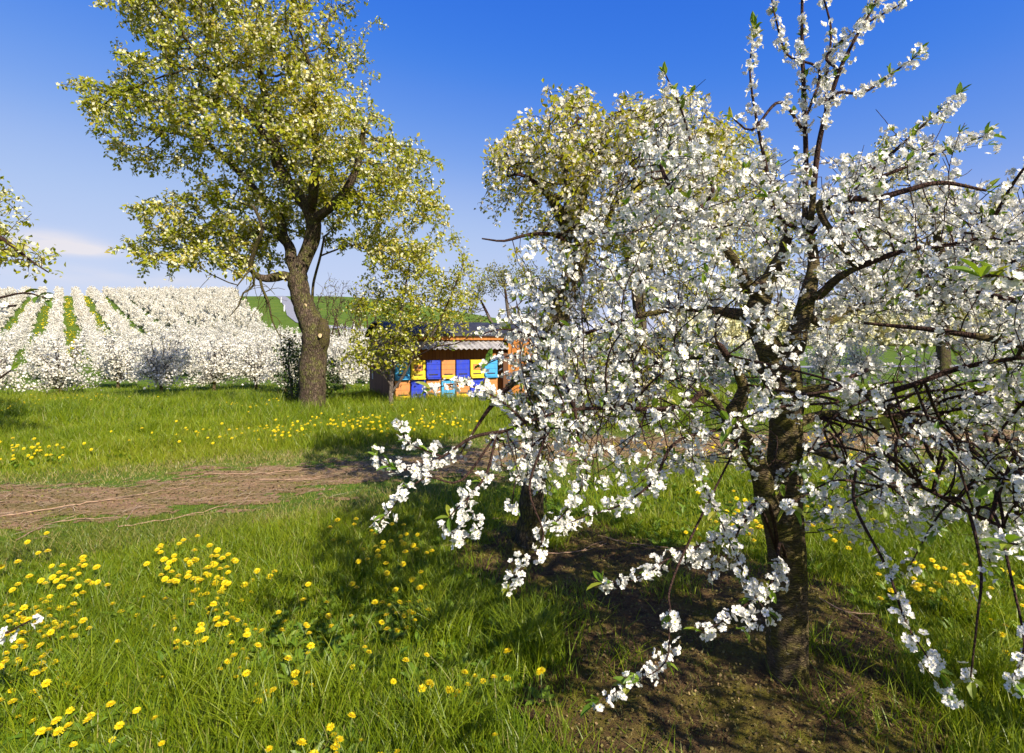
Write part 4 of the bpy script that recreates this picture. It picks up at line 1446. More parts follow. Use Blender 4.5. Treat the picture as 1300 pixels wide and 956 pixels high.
def edge_tree():
    r = np.random.default_rng(77)
    Y = 2.3
    sk = Skel()
    tr = sk.limb(pix_limb([(-190, 960, Y, 30), (-188, 900, Y, 25), (-185, 780, Y, 22), (-190, 660, Y, 21), (-186, 540, Y, 19), (-190, 430, Y, 15), (-200, 330, Y, 10), (-205, 240, Y, 6)]), None, 0.05)
    b1 = sk.limb(pix_limb([(-150, 480, Y, 8), (-105, 430, Y - .02, 5), (-60, 405, Y - .04, 3.5), (-20, 392, Y - .06, 2.2), (20, 388, Y - .08, 1.4)]), tr[-9], 0.03)
    b2 = sk.limb(pix_limb([(-140, 560, Y, 7), (-90, 520, Y, 4.5), (-45, 490, Y, 3), (0, 480, Y, 1.6), (14, 470, Y, 1)]), tr[-14], 0.03)
    b3 = sk.limb(pix_limb([(-140, 760, Y, 7), (-90, 790, Y - .1, 4.5), (-45, 810, Y - .2, 3), (0, 806, Y - .25, 1.8), (38, 788, Y - .25, 1)]), tr[16], 0.03)
    b4 = sk.limb(pix_limb([(-60, 385, Y, 2.4), (-10, 380, Y, 1.7), (30, 372, Y, 1.3), (58, 378, Y, .8)]), b1[12], 0.03)
    b5 = sk.limb(pix_limb([(-230, 520, Y, 8), (-280, 440, Y, 5), (-330, 380, Y, 3)]), tr[-12], 0.03)
    sk.finish(0.0015)
    base = np.array([WX(-190, Y), Y, 0.0])
    t = thing('cherry_tree', 'white blossoming cherry outside the left edge, only its flowering twig ends showing', 'tree', base)
    g = Geo()
    sk.mesh(g, 0.013, 9, 14, 0, 0.12)
    g.build('trunk', ['bark_front'], t, True, base)
    g = Geo()
    sk.mesh(g, 0, 0.013, 6)
    br = g.build('crown', ['twig'], t, True, base)
    gb, gl = Geo(), Geo()
    for b_, t0, per in ((b1, .72, 4), (b2, .72, 3), (b3, .70, 4), (b4, .6, 5), (b5, .4, 4)):
        q = sk.P[np.array(b_)]
        dd = unit(q - sk.P[sk.par_[np.array(b_)]])
        q, dd = q[int(len(q) * t0):], dd[int(len(q) * t0):]
        s_ = r.random(len(q)) < .5
        blossom_runs(gb, gl, q[s_], dd[s_], r, per, 0.017, 0.022, .5, .045)
    gb.build('blossom', ['petal', 'flower_eye'], br, False, base)['kind'] = 'stuff'
    gl.build('foliage', ['leaf_fresh'], br, False, base)['kind'] = 'stuff'


edge_tree()


# ================================================================== THE ORCHARD ON THE HILL
def orchard_meshes(seed, n_tw, per, size, twig_n):
    """trunk, crown twigs and blossom of one small white tree, about 2.8 m tall, base at the origin"""
    r = np.random.default_rng(seed)
    sk = Skel()
    tr = sk.limb([(0, 0, -.05, .095), (0.01, 0.0, 0.25, .075), (-.01, .02, .55, .07), (0.02, 0, 0.8, .06)], None, 0.15)
    for j_ in range(n_tw):
        az = j_ * 2.399 + r.uniform(-.3, .3)
        up = r.uniform(0.05, 1.0)
        L = r.uniform(1.0, 1.5) * (1.0 if up < .6 else 1.25)
        st = tr[int(r.integers(len(tr) // 2, len(tr)))]
        p0 = sk.p[st]
        h = np.array([math.cos(az), math.sin(az), 0])
        pts = []
        for q in (0.33, 0.66, 1.0):
            rr_ = L * q * (1 - .55 * up)
            zz = L * q * (0.25 + 1.35 * up) - 0.40 * (q * q) * (1 - up) * L
            pts.append((*(p0 + h * rr_ + np.array([0, 0, zz]) + r.normal(size=3) * .06), .03 * (1 - q * .8)))
        ids = sk.limb(pts, st, 0.16)
        twiglets(sk, ids, twig_n, 0.42, r, 0.3, 2)
    sk.finish(0.006)
    g1, g2, g3 = Geo(), Geo(), Geo()
    sk.mesh(g1, 0.045, 9, 8, 0, 0.1)
    sk.mesh(g2, 0.0, 0.045, 3, 0)
    ids = np.where(sk.R_ < 0.022)[0]
    P = sk.P[ids]
    P = P[P[:, 2] > .45]
    Q = np.repeat(P, per, 0) + r.normal(size=(len(P) * per, 3)) * 0.095
    nr = unit(rdir(len(Q), r) + np.array([0.25, -0.4, 0.5]))
    scatter(g3, *CLUMP, Q, rot_from(nr, r.uniform(0, 6.28, len(Q))), r.uniform(0.7, 1.3, len(Q)) * size, r.random(len(Q)))
    gl = r.random(len(Q)) < 0.07
    return g1, g2, g3, Q[gl]


def orchard_proto(seed, n_tw, per, size, twig_n):
    g1, g2, g3, lf = orchard_meshes(seed, n_tw, per, size, twig_n)
    t = thing('orchard_tree', '', 'tree')
    g1.build('trunk', ['bark_front'], t, True)
    c = g2.build('crown', ['twig'], t, True)
    g3.build('blossom', ['petal_orchard'], c)['kind'] = 'stuff'
    r = np.random.default_rng(seed)
    gl = Geo()
    scatter(gl, *LEAF4, lf, rot_along(rdir(len(lf), r), rdir(len(lf), r)), np.full(len(lf), size * 1.1), r.random(len(lf)))
    gl.build('foliage', ['leaf_spring'], c)['kind'] = 'stuff'
    return t


near_protos = [orchard_proto(100 + i_, 34, 6, 0.075, 6) for i_ in range(3)]
GR = 'white blossoming cherry trees planted in rows on the hill'
used = set()


def plant(protos, j_, x, y, sc_, rz, label, group=GR):
    p_ = protos[j_ % len(protos)]
    key = p_.name
    if key in used:
        o = copy_tree(p_)
    else:
        o = p_
        used.add(key)
    o.location = (float(x), float(y), float(ground_z(x, y)) - 0.02)
    o.scale = (sc_, sc_, sc_ * rng.uniform(.93, 1.07))
    o.rotation_euler = (0, 0, rz)
    o['label'], o['group'] = label, group
    return o


front = [(-8, 24.5, 0.92, 'white blossoming orchard tree cut by the left edge of the picture'),
         (77, 25.5, 1.03, 'round white orchard tree with a dark double trunk, apart at the left front'),
         (205, 26.8, 1.08, 'broad white orchard tree reaching the grass, second of the two round front trees'),
         (150, 30.0, 0.98, 'white orchard tree in the gap between the two round front trees'),
         (272, 28.5, 0.98, 'white orchard tree in the front line, right of the broad round one'),
         (325, 29.5, 1.02, 'white orchard tree in the front line, left of the green bush'),
         (362, 27.5, 0.9, 'white orchard tree close behind the green bush by the thick trunk'),
         (437, 29, 0.95, 'white orchard tree between the thick pruned trunk and the bee house'),
         (465, 33, 0.95, 'white orchard tree behind the dark end wall of the bee house')]
taken = []
for j_, (px_, y_, s_, lab) in enumerate(front):
    plant(near_protos, j_, WX(px_, y_), y_, s_, rng.uniform(0, 6.28), lab)
    taken.append((WX(px_, y_), y_))
# trees seen through the white cherry, right of the bee house
for j_, (px_, y_, lab) in enumerate([(735, 37, 'first white tree of the far line right of the bee house'), (790, 34, 'white tree of the far line left of the brown trunk behind it'),
                                     (845, 38, 'white tree of the far line just right of the yellow green tree trunk'), (905, 35, 'white tree of the far line left of the dark forked trunk'),
                                     (1045, 37, 'white tree of the far line right of the dark forked trunk'), (1095, 33, 'white tree of the far line left of the pale wood'),
                                     (1262, 36, 'white tree of the far line right of the bare trunk by the track'), (960, 40, 'white tree of the far line behind the forked trunk')]):
    plant(near_protos, j_, WX(px_, y_), y_, 1.05, rng.uniform(0, 6.28), lab, 'white blossoming trees in a far line beyond the bee house')
    taken.append((WX(px_, y_), y_))

RDIR = np.array([-0.62, 0.785])
NDIR = np.array([0.785, 0.62])
trees = []
for kk in range(-8, 16):
    c_ = 3.1 + 4.0 * kk
    for a_ in np.arange(0, 330, 2.3):
        p_ = NDIR * c_ + RDIR * (a_ + 0.7 * (kk % 3))
        x_, yy_ = p_ + rng.normal(size=2) * 0.16
        if yy_ < 35 or yy_ > 191:
            continue
        u_ = x_ / yy_
        if u_ < -1.02 or u_ > -0.20:
            continue
        py_ = HY + (EYE - ground_z(x_, yy_)) * F / yy_
        px_ = CX + u_ * F
        if px_ > 300 and yy_ > 80 + max(0, (340 - px_)) * 1.6:      # the green field with the road
            continue
        if min((x_ - t_[0]) ** 2 + (yy_ - t_[1]) ** 2 for t_ in taken) < 5.0:
            continue
        trees.append((yy_, x_, kk))
trees.sort()
mid_protos = [orchard_proto(120 + i_, 26, 6, 0.10, 4) for i_ in range(4)]
ordn = ['first', 'second', 'third', 'fourth', 'fifth', 'sixth', 'seventh', 'eighth', 'ninth', 'tenth', 'eleventh', 'twelfth', 'thirteenth', 'fourteenth', 'fifteenth', 'sixteenth', 'seventeenth',
        'eighteenth', 'nineteenth', 'twentieth']
kmin = min(t_[2] for t_ in trees)
N_IND = 300 - len(near_protos) * 0 - 17
shown = trees[:N_IND]
kset = sorted({t_[2] for t_ in shown})
for j_, (yy_, x_, kk) in enumerate(shown):
    row = ordn[min(kset.index(kk), 19)]
    part_ = 'foot' if yy_ < 45 else ('lower part' if yy_ < 70 else 'slope')
    plant(near_protos + mid_protos if yy_ < 45 else mid_protos, int(rng.integers(0, 7)), x_, yy_, rng.uniform(.84, 1.02) * (.95 if yy_ < 45 else .86), rng.uniform(0, 6.28),
          'white orchard tree at the %s of the %s orchard row from the left' % (part_, row))
# the rest, far up the hill: one mass
r_ = np.random.default_rng(5)
cr = [orchard_meshes(140 + i_, 14, 7, 0.19, 2) for i_ in range(3)]
gfar = Geo()
for (yy_, x_, kk) in trees[N_IND:]:
    g1, g2, g3, _ = cr[int(r_.integers(0, 3))]
    a_ = r_.uniform(0, 6.28)
    c_, s_ = math.cos(a_), math.sin(a_)
    Rz = np.array([[c_, -s_, 0], [s_, c_, 0], [0, 0, 1]])
    off = np.array([x_, yy_, ground_z(x_, yy_)])
    sc_ = r_.uniform(.9, 1.1) * np.array([.72, .72, .9])
    V = g3.v[0] @ Rz.T * sc_ + off
    gfar.add(V, g3.f[0], 0, np.clip(g3.r[0] + r_.uniform(-.25, .15), 0, 1))
    V = g1.v[0] @ Rz.T * sc_ + off
    gfar.add(V, g1.f[0], 1)
tag(gfar.build('orchard_canopy', ['petal_orchard', 'bark_front']), 'rows of white blossoming trees far up the hill', 'orchard', None, 'stuff')
print('orchard', len(trees))

# ================================================================== THE BEE HOUSE
def bee_house():
    th = R(24)
    ox, oy = WX(493, 15.0), 15.0
    base = (ox, oy, 0.0)
    t = thing('bee_house', 'brown boarded bee house with a black arched roof and grey lean-to over the hives', 'shed', base, th)
    Lh, D, H = 4.75, 2.5, 1.72
    # local: x along the front, y into the house, z up; the hives stand in front of y = 0
    g = Geo()
    box(g, (Lh / 2, 0.05, H / 2 + .08), (Lh, 0.06, H))
    g.build('front_wall', ['boards_orange'], t)
    g = Geo()
    box(g, (Lh / 2, D - .03, H / 2 + .08), (Lh, 0.06, H))
    box(g, (Lh - .03, D / 2, H / 2 + .08), (0.06, D - .12, H))
    g.build('rear_wall', ['boards_dark'], t)
    # end wall with the arched top
    def arch(y):
        s_ = (y - (D / 2 - .25)) / (D / 2 + .25)
        return H + .08 + 0.34 * (1 - s_ * s_)
    ys = np.linspace(-.5, D, 18)
    g = Geo()
    V = []
    for x_ in (-.05, 0.0):
        for yy_ in ys:
            V += [(x_, yy_, 0.02), (x_, yy_, arch(yy_) - .04 if yy_ > -.45 else arch(-.45) - .06)]
    V = np.array(V)
    n = len(ys)
    Fq = []
    for s_ in (0, 1):
        for q in range(n - 1):
            a_ = s_ * 2 * n + q * 2
            Fq.append((a_, a_ + 2, a_ + 3, a_ + 1) if s_ else (a_, a_ + 1, a_ + 3, a_ + 2))
    for q in range(n - 1):
        Fq.append((q * 2 + 1, 2 * n + q * 2 + 1, 2 * n + q * 2 + 3, q * 2 + 3))
    Fq.append((0, 2 * n, 2 * n + 1, 1))
    Fq.append((2 * n - 2, 2 * n - 1, 4 * n - 1, 4 * n - 2))
    g.add(V, np.array(Fq))
    ew = g.build('end_wall', ['boards_dark'], t)
    g = Geo()
    box(g, (-.062, 1.9, .62), (.02, .10, .24))
    g.build('notice', ['paint_white'], ew)
    g = Geo()
    box(g, (-.03, -.53, .66), (.07, .055, 1.28))
    g.build('corner_post', ['paint_white'], t)
    # black roof, arched, overhanging
    ys = np.linspace(-.58, D + .12, 22)
    g = Geo()
    V = []
    for x_ in (-.18, Lh + .18):
        for dz_ in (0, 0.05):
            for yy_ in ys:
                V.append((x_, yy_, arch(yy_) - .02 + dz_))
    V = np.array(V)
    n = len(ys)
    q = np.arange(n - 1)
    Fq = [np.stack([q, q + 1, 2 * n + q + 1, 2 * n + q], -1), np.stack([n + q, 3 * n + q, 3 * n + q + 1, n + q + 1], -1),
          np.stack([q, n + q, n + q + 1, q + 1], -1), np.stack([2 * n + q, 2 * n + q + 1, 3 * n + q + 1, 3 * n + q], -1),
          np.array([(0, 2 * n, 3 * n, n), (n - 1, 2 * n - 1, 4 * n - 1, 3 * n - 1)])]
    g.add(V, Fq)
    g.build('roof', ['tar_roof'], t)
    g = Geo()
    zf = arch(-.45)
    box(g, (Lh / 2, -.50, zf - .12), (Lh - .04, .03, .13))
    g.build('fascia', ['boards_orange'], t)
    # lean-to of corrugated fibre sheet above the hives
    g = Geo()
    x0, x1 = 0.08, 3.06
    xs = np.linspace(x0, x1, 170)
    z0 = zf - .21
    wav = 0.018 * np.sin(xs * 2 * math.pi / .145)
    V = []
    for yy_, zz in ((-.44, z0), (-.72, z0 - .10), (-.95, z0 - .20)):
        V.append(np.stack([xs, np.full_like(xs, yy_), zz + wav], -1))
    top = np.concatenate(V)
    bot = top - np.array([0, 0, .012])
    n = len(xs)
    q = np.arange(n - 1)
    Fq = []
    for k_ in range(2):
        Fq.append(np.stack([k_ * n + q, (k_ + 1) * n + q, (k_ + 1) * n + q + 1, k_ * n + q + 1], -1))
        Fq.append(np.stack([3 * n + k_ * n + q, 3 * n + k_ * n + q + 1, 3 * n + (k_ + 1) * n + q + 1, 3 * n + (k_ + 1) * n + q], -1))
    Fq.append(np.stack([2 * n + q, 5 * n + q, 5 * n + q + 1, 2 * n + q + 1], -1))
    g.add(np.vstack([top, bot]), Fq)
    g.build('lean_to_roof', ['fibre_sheet'], t)
    g = Geo()
    box(g, (x1 + .06, -.52, .66), (.14, .12, 1.24))
    g.build('post', ['post_brown'], t)
    # boarded bay right of the hives, flush with their fronts
    g = Geo()
    box(g, (3.22 + .76, -.50, .86), (1.52, .05, 1.56))
    box(g, (Lh - .03, -.22, .86), (.05, .50, 1.56))
    g.build('bay_wall', ['boards_orange'], t)
    g = Geo()
    box(g, (1.58, -.42, .055), (3.1, .66, .07))
    box(g, (0.3, -.42, .01), (.1, .5, .06))
    box(g, (2.9, -.42, .01), (.1, .5, .06))
    g.build('shelf', ['plank_grey'], t)
    return t, th, ox, oy


bh, BTH, BOX_, BOY = bee_house()
HC = {'b': 'paint_blue', 'y': 'paint_yellow', 'c': 'paint_cyan', 'o': 'paint_orange'}


def hive_parts(body, ledge, window, panel_low):
    """one hive box, front towards -y, base at z=0"""
    hv = thing('beehive', '', 'beehive')
    w_, d_, h_ = .375, .46, .505
    g = Geo()
    bbox(g, (0, 0, h_ / 2), (w_, d_, h_), .008)
    g.build('body', [HC[body]], hv)
    g = Geo()
    bbox(g, (0, -d_ / 2 - .045, .035), (w_ * .94, .09, .03), .006)
    box(g, (0, -d_ / 2 - .012, .085), (w_ * .94, .02, .05))
    g.build('landing_board', [HC[ledge]], hv)
    g = Geo()
    box(g, (0, -d_ / 2 - .004, .135), (w_ * .62, .012, .028))
    g.build('entrance_slot', ['slot_dark'], hv)
    if window:
        g = Geo()
        box(g, (0, -d_ / 2 - .006, .315), (w_ * .60, .014, .16))
        pnl = g.build('front_panel', [HC[window]], hv)
        g = Geo()
        for q in (-.05, .05):
            box(g, (q, -d_ / 2 - .015, .32), (.05, .01, .045))
        g.build('vent', ['slot_dark'], pnl)
    else:
        g = Geo()
        for q in (.27, .41):
            box(g, (0, -d_ / 2 - .005, q), (w_ * .97, .008, .012))
        g.build('batten', [HC[body]], hv)
    return hv


cols_top = [('c', 'c', None, 'light blue'), ('y', 'y', 'o', 'yellow'), ('b', 'b', None, 'dark blue'), ('o', 'y', None, 'orange'), ('b', 'b', None, 'dark blue'), ('y', 'y', 'o', 'yellow'), ('c', 'c', None, 'light blue')]
cols_bot = [('o', 'y', None, 'orange'), ('b', 'b', None, 'dark blue'), ('o', 'y', None, 'orange'), ('c', 'c', 'o', 'light blue'), ('o', 'y', None, 'orange'), ('b', 'b', None, 'dark blue'), ('o', 'o', None, 'orange')]
where_top = ['at the dark end wall of the bee house', 'over the leftmost dark blue one', 'beside the first orange panel', 'between two dark blue hives', 'left of the yellow framed one', 'next to the corner hive by the post', 'at the brown post']
where_bot = ['in the corner at the pale stem', 'with two slots below a yellow one', 'under a dark blue hive', 'with an orange window square', 'right of the orange windowed hive', 'right under the yellow framed one', 'at the foot of the brown post']
for row_, (cl_, wh) in enumerate(((cols_bot, where_bot), (cols_top, where_top))):
    for j_, (b_, l_, w_, nm) in enumerate(cl_):
        hv = hive_parts(b_, l_, w_, None)
        lx, ly = .24 + .405 * j_, -.40
        hv.location = (BOX_ + lx * math.cos(BTH) - ly * math.sin(BTH), BOY + lx * math.sin(BTH) + ly * math.cos(BTH), .092 + .508 * row_)
        hv.rotation_euler = (0, 0, BTH)
        tag(hv, '%s beehive in the %s tier, %s' % (nm, ('bottom', 'top')[row_], wh[j_]), 'beehive', 'beehives stacked in two tiers in the bee house')


# ================================================================== GRASS
def blades(g, x, y, h, w, lean, r, rnd, seg=3):
    n = len(x)
    z = ground_z(x, y)
    az = r.uniform(0, 2 * math.pi, n)
    face = r.uniform(0, 2 * math.pi, n)
    sx, sy = np.cos(face) * w * .5, np.sin(face) * w * .5
    pts = []
    for k_ in range(seg):
        t = k_ / seg
        off = lean * h * t ** 1.8
        cx = x + np.cos(az) * off
        cy = y + np.sin(az) * off
        cz = z - .01 + h * t * (1 - .25 * lean * t)
        ww = 1 - t * .75
        pts.append(np.stack([cx - sx * ww, cy - sy * ww, cz], -1))
        pts.append(np.stack([cx + sx * ww, cy + sy * ww, cz], -1))
    off = lean * h
    pts.append(np.stack([x + np.cos(az) * off, y + np.sin(az) * off, z + h * (1 - .3 * lean)], -1))
    V = np.stack(pts, 1)
    m_ = V.shape[1]
    b_ = (np.arange(n) * m_)[:, None]
    Fq = [np.concatenate([b_ + np.array([2 * k_, 2 * k_ + 1, 2 * k_ + 3, 2 * k_ + 2]) for k_ in range(seg - 1)]),
          b_ + np.array([2 * seg - 2, 2 * seg - 1, 2 * seg])]
    g.add(V.reshape(-1, 3), Fq, 0, np.repeat(rnd, m_))


def field(n, y0, y1, r, margin=1.12):
    """points in the widened view wedge with even density over the ground"""
    u = r.random(n)
    y = np.sqrt(y0 * y0 + u * (y1 * y1 - y0 * y0))
    x = (r.uniform(-1, 1, n) * 0.9 * margin) * y + r.uniform(-.3, .3, n)
    return x, y


r = np.random.default_rng(3)
TR = [(WX(397, 13.3), 13.3, .42), (WX(999, 2.64), 2.64, .13), (WX(672, 4.5), 4.5, .14)]
g_long, g_short = Geo(), Geo()
for (n, y0, y1) in ((150000, 1.5, 5.2), (150000, 5.2, 10.5), (170000, 10.5, 19.5), (60000, 19.5, 32)):
    x, y = field(n, y0, y1, r)
    d = dist_poly(x, y, PATH)
    pf = path_f(x, y)
    so_ = soil_f(x + r.normal(size=n) * .13, y + r.normal(size=n) * .13)
    ok = np.ones(n, bool)
    for (a_, b_, c_) in TR:
        ok &= np.hypot(x - a_, y - b_) > c_
    # bee house footprint
    lx = (x - BOX_) * math.cos(BTH) + (y - BOY) * math.sin(BTH)
    ly = -(x - BOX_) * math.sin(BTH) + (y - BOY) * math.cos(BTH)
    ok &= ~((lx > -.05) & (lx < 4.8) & (ly > -.75) & (ly < 2.5))
    clump = fnoise(x, y, 1.6, 61) * .5 + fnoise(x, y, 5.0, 62) * .5
    tone = np.clip(.50 + .22 * fnoise(x, y, .8, 63) - .16 * clump + r.normal(size=n) * .22, 0, .93)
    dry = r.random(n) < .05
    tone = np.where(dry, r.uniform(.93, 1.0, n), tone)
    ws = np.clip(.0035 + .0006 * y, .004, .02)
    farside = y > np.interp(x, [p_[0] for p_ in PATH], [p_[1] for p_ in PATH])
    shortz = (d < np.where(farside, 1.6, 1.75) + .35 * fnoise(x, y, 1.1, 64) + r.normal(size=n) * .12)
    # long grass
    m_ = ok & ~shortz & ~so_
    hgt = np.where(farside, .15 + .10 * smooth((y - 9) / 3), .10) * (1 + .6 * clump) * r.uniform(.5, 1.35, n)
    hgt = np.where(y > 16.5, hgt * .6, hgt)
    blades(g_long, x[m_], y[m_], hgt[m_], ws[m_] * r.uniform(.8, 1.4, m_.sum()), r.uniform(.15, .9, m_.sum()), r, tone[m_])
    # short worn turf beside and on the path, thin on the bare earth
    m_ = ok & shortz & (r.random(n) < np.where(pf > 0, np.clip(.42 - .16 * pf, .06, .42), .9))
    blades(g_short, x[m_], y[m_], (.026 + .05 * smooth((d[m_] - .6) / 1.2)) * r.uniform(.5, 1.5, m_.sum()), ws[m_] * 1.1, r.uniform(.3, 1.1, m_.sum()), r,
           np.clip(tone[m_] + .30 - .26 * smooth((d[m_] - .7) / 1.1), 0, 1), 2)
    m_ = ok & so_ & ~shortz & (r.random(n) < np.clip(.06 + .25 * (fnoise(x, y, 3.2, 66) + .1), .05, .5))
    blades(g_short, x[m_], y[m_], .045 * r.uniform(.4, 1.6, m_.sum()), ws[m_], r.uniform(.3, 1.0, m_.sum()), r, np.clip(tone[m_], 0, 1), 2)
# tall tussocks near the viewer and on the bank
tus = [(G(672, 830), .30, 420, .20), (G(560, 800), .24, 300, .2), (G(250, 880), .25, 300, .22), (G(90, 900), .25, 300, .22), (G(420, 890), .24, 260, .2), (G(1240, 800), .28, 320, .2), (G(1260, 880), .3, 300, .2),
       (G(330, 770), .22, 240, .18), (G(700, 690), .2, 220, .15), (G(540, 760), .22, 260, .2), (G(1100, 690), .22, 220, .2), (G(300, 930), .26, 300, .2), (G(560, 930), .26, 300, .2)]
for _ in range(60):
    xx, yy = r.uniform(-.6, 2.6), r.uniform(1.2, 5.0)
    e_ = float(dist_poly(np.array([xx]), np.array([yy]), SOIL + SOIL[:1])[0])
    if soil_f(np.array([xx]), np.array([yy]))[0] and (e_ < .45 or r.random() < .12):
        tus.append(((xx, yy), r.uniform(.07, .16), int(r.uniform(60, 170)), r.uniform(.12, .3)))
for _ in range(70):
    xx = r.uniform(-12, 4)
    tus.append(((xx, np.interp(xx, [p_[0] for p_ in PATH], [p_[1] for p_ in PATH]) + r.uniform(2.2, 6)), r.uniform(.25, .42), 90, .25))
for (c_, h_, n, sp) in tus:
    x = c_[0] + r.normal(size=n) * sp * .45
    y = c_[1] + r.normal(size=n) * sp * .45
    blades(g_long, x, y, h_ * r.uniform(.5, 1.15, n), np.full(n, .0045 + .0006 * c_[1]), r.uniform(.2, 1.0, n), r, np.clip(.5 + r.normal(size=n) * .18, 0, .95), 4)
tag(g_long.build('grass', ['grass_blade']), 'lush green spring grass', 'grass', None, 'stuff')
tag(g_short.build('trodden_grass', ['grass_short']), 'short worn grass along the path', 'grass', None, 'stuff')

# broad weeds and rosettes between the grass
g = Geo()
for (n, y0, y1, s_) in ((1100, 2.7, 4.8, .055), (900, 4.8, 8, .07)):
    x, y = field(n, y0, y1, r)
    m_ = ~soil_f(x, y) & (dist_poly(x, y, PATH) > 2.1)
    x, y = x[m_], y[m_]
    k_ = 5
    xx, yy = np.repeat(x, k_), np.repeat(y, k_)
    az = r.uniform(0, 6.28, len(xx))
    dd = np.stack([np.cos(az), np.sin(az), r.uniform(.3, 1.3, len(xx))], -1)
    Q = np.stack([xx, yy, ground_z(xx, yy) + .02], -1)
    scatter(g, *LEAF, Q, rot_along(unit(dd), np.tile(np.array([[0, 0, 1.0]]), (len(xx), 1))), s_ * r.uniform(.6, 1.5, len(xx)), np.clip(r.beta(2, 3, len(xx)), 0, 1))
tag(g.build('weeds', ['leaf_fresh']), 'low leafy weeds among the grass', 'weeds', None, 'stuff')

# moss and leaf litter on the bare earth
g = Geo()
x = r.uniform(-1.2, 3.2, 34000)
y = r.uniform(1.4, 5.2, 34000)
m_ = soil_f(x, y)
x, y = x[m_], y[m_]
Q = np.stack([x, y, ground_z(x, y) + .012 + soil_bump(x, y) + .003], -1)
scatter(g, *CLUMP, Q, rot_from(unit(rdir(len(Q), r) * .8 + np.array([0, 0, 1.0])), r.uniform(0, 6.28, len(Q))), r.uniform(.004, .013, len(Q)), r.random(len(Q)))
x, y = field(26000, 3.2, 10.2, r)
m_ = path_f(x, y) > .1
x, y = x[m_], y[m_]
Q = np.stack([x, y, ground_z(x, y) + .012], -1)
scatter(g, *CLUMP, Q, rot_from(unit(rdir(len(Q), r) * .8 + np.array([0, 0, 1.0])), r.uniform(0, 6.28, len(Q))), r.uniform(.008, .026, len(Q)) ** 1.0, r.random(len(Q)))
k = NB('litter')
M['litter'] = k.pbr(k.ramp(k.attr('rnd'), [(0, (0.045, 0.028, 0.013)), (.5, (0.12, .085, .028)), (.8, (0.14, .13, .025)), (1, (.26, .17, .08))]), .9)
tag(g.build('leaf_litter', ['litter']), 'brown litter and crumbs of earth on the bare soil and path', 'litter', None, 'stuff')

# straw along the path
g = Geo()
n = 16000
x, y = field(n, 3.5, 9.8, r)
m_ = path_f(x, y) > -.2
x, y = x[m_], y[m_]
az = r.normal(size=len(x)) * .6 + .45
L = r.uniform(.04, .20, len(x))
Q = np.stack([x, y, ground_z(x, y) + .024], -1)
dd = np.stack([np.cos(az), np.sin(az), r.normal(size=len(x)) * .05], -1)
STRAW = (np.array([(-.018, 0, 0), (.018, 0, 0), (.012, .5, .05), (-.012, .5, .05), (.006, 1, 0), (-.006, 1, 0)]), [np.array([(0, 1, 2, 3), (3, 2, 4, 5)])], [0])
scatter(g, *STRAW, Q, rot_along(unit(dd), np.tile(np.array([[0, 0, 1.0]]), (len(x), 1))), L, r.random(len(x)))
tag(g.build('straw', ['straw']), 'dry straw and bleached grass strewn along the path', 'straw', None, 'stuff')

# dry sticks and bare roots, each its own thing
sticks = [((0, 660), (120, 642), (240, 622), .014, 'long bleached root running along the upper edge of the path'),
          ((20, 690), (70, 668), (150, 660), .012, 'bent dry stick low on the path near the left edge'),
          ((150, 672), (230, 660), (300, 640), .013, 'curved bare root across the middle of the path'),
          ((160, 664), (175, 648), (205, 645), .010, 'short forked dry stick in the middle of the path'),
          ((260, 606), (330, 604), (400, 596), .013, 'pale stick along the far edge of the path before the shade'),
          ((330, 612), (400, 610), (440, 602), .011, 'thin dry stick at the start of the tree shade'),
          ((540, 702), (565, 697), (590, 692), .012, 'reddish brown stick in shade left of the slender trunk'),
          ((608, 667), (625, 662), (642, 658), .008, 'thin brown twig tip in the shade near the slender trunk'),
          ((760, 680), (800, 690), (850, 697), .010, 'grey fallen branch on the bare earth right of the slender trunk'),
          ((690, 705), (740, 700), (770, 690), .009, 'dark twig at the foot of the slender leaning tree'),
          ((1040, 770), (1075, 790), (1110, 792), .010, 'dry twig on mossy earth right of the ringed trunk')]
for j_, (a_, b_, c_, rd, lab) in enumerate(sticks):
    rd *= .5
    P = []
    for q in (a_, b_, c_):
        xx, yy = G(*q)
        P.append((xx, yy, float(ground_z(xx, yy)) + rd + (.035 if soil_f(np.array([xx]), np.array([yy]))[0] else .012)))
    sk = Skel()
    ids = sk.limb([(*P[0], rd), (*P[1], rd * .8), (*P[2], rd * .45)], None, .05)
    for q in ids[2:-1]:
        sk.p[q] = sk.p[q] + r.normal(size=3) * rd * .7
    mid = ids[len(ids) // 2]
    v = unit(np.array(P[2]) - np.array(P[0]))
    sd = np.array([-v[1], v[0], 0.1]) * (1 if j_ % 2 else -1)
    sk.limb([(*(sk.p[mid] + v * .12 + sd * .06), rd * .5), (*(sk.p[mid] + v * .26 + sd * .09), rd * .25)], mid, .05)
    sk.finish(.002)
    g = Geo()
    sk.mesh(g, 0, 9, 7, 0, .15)
    tag(g.build('dry_stick', ['dry_stick'], None, True, P[0]), lab, 'stick', 'dry sticks and roots on the ground').location = P[0]


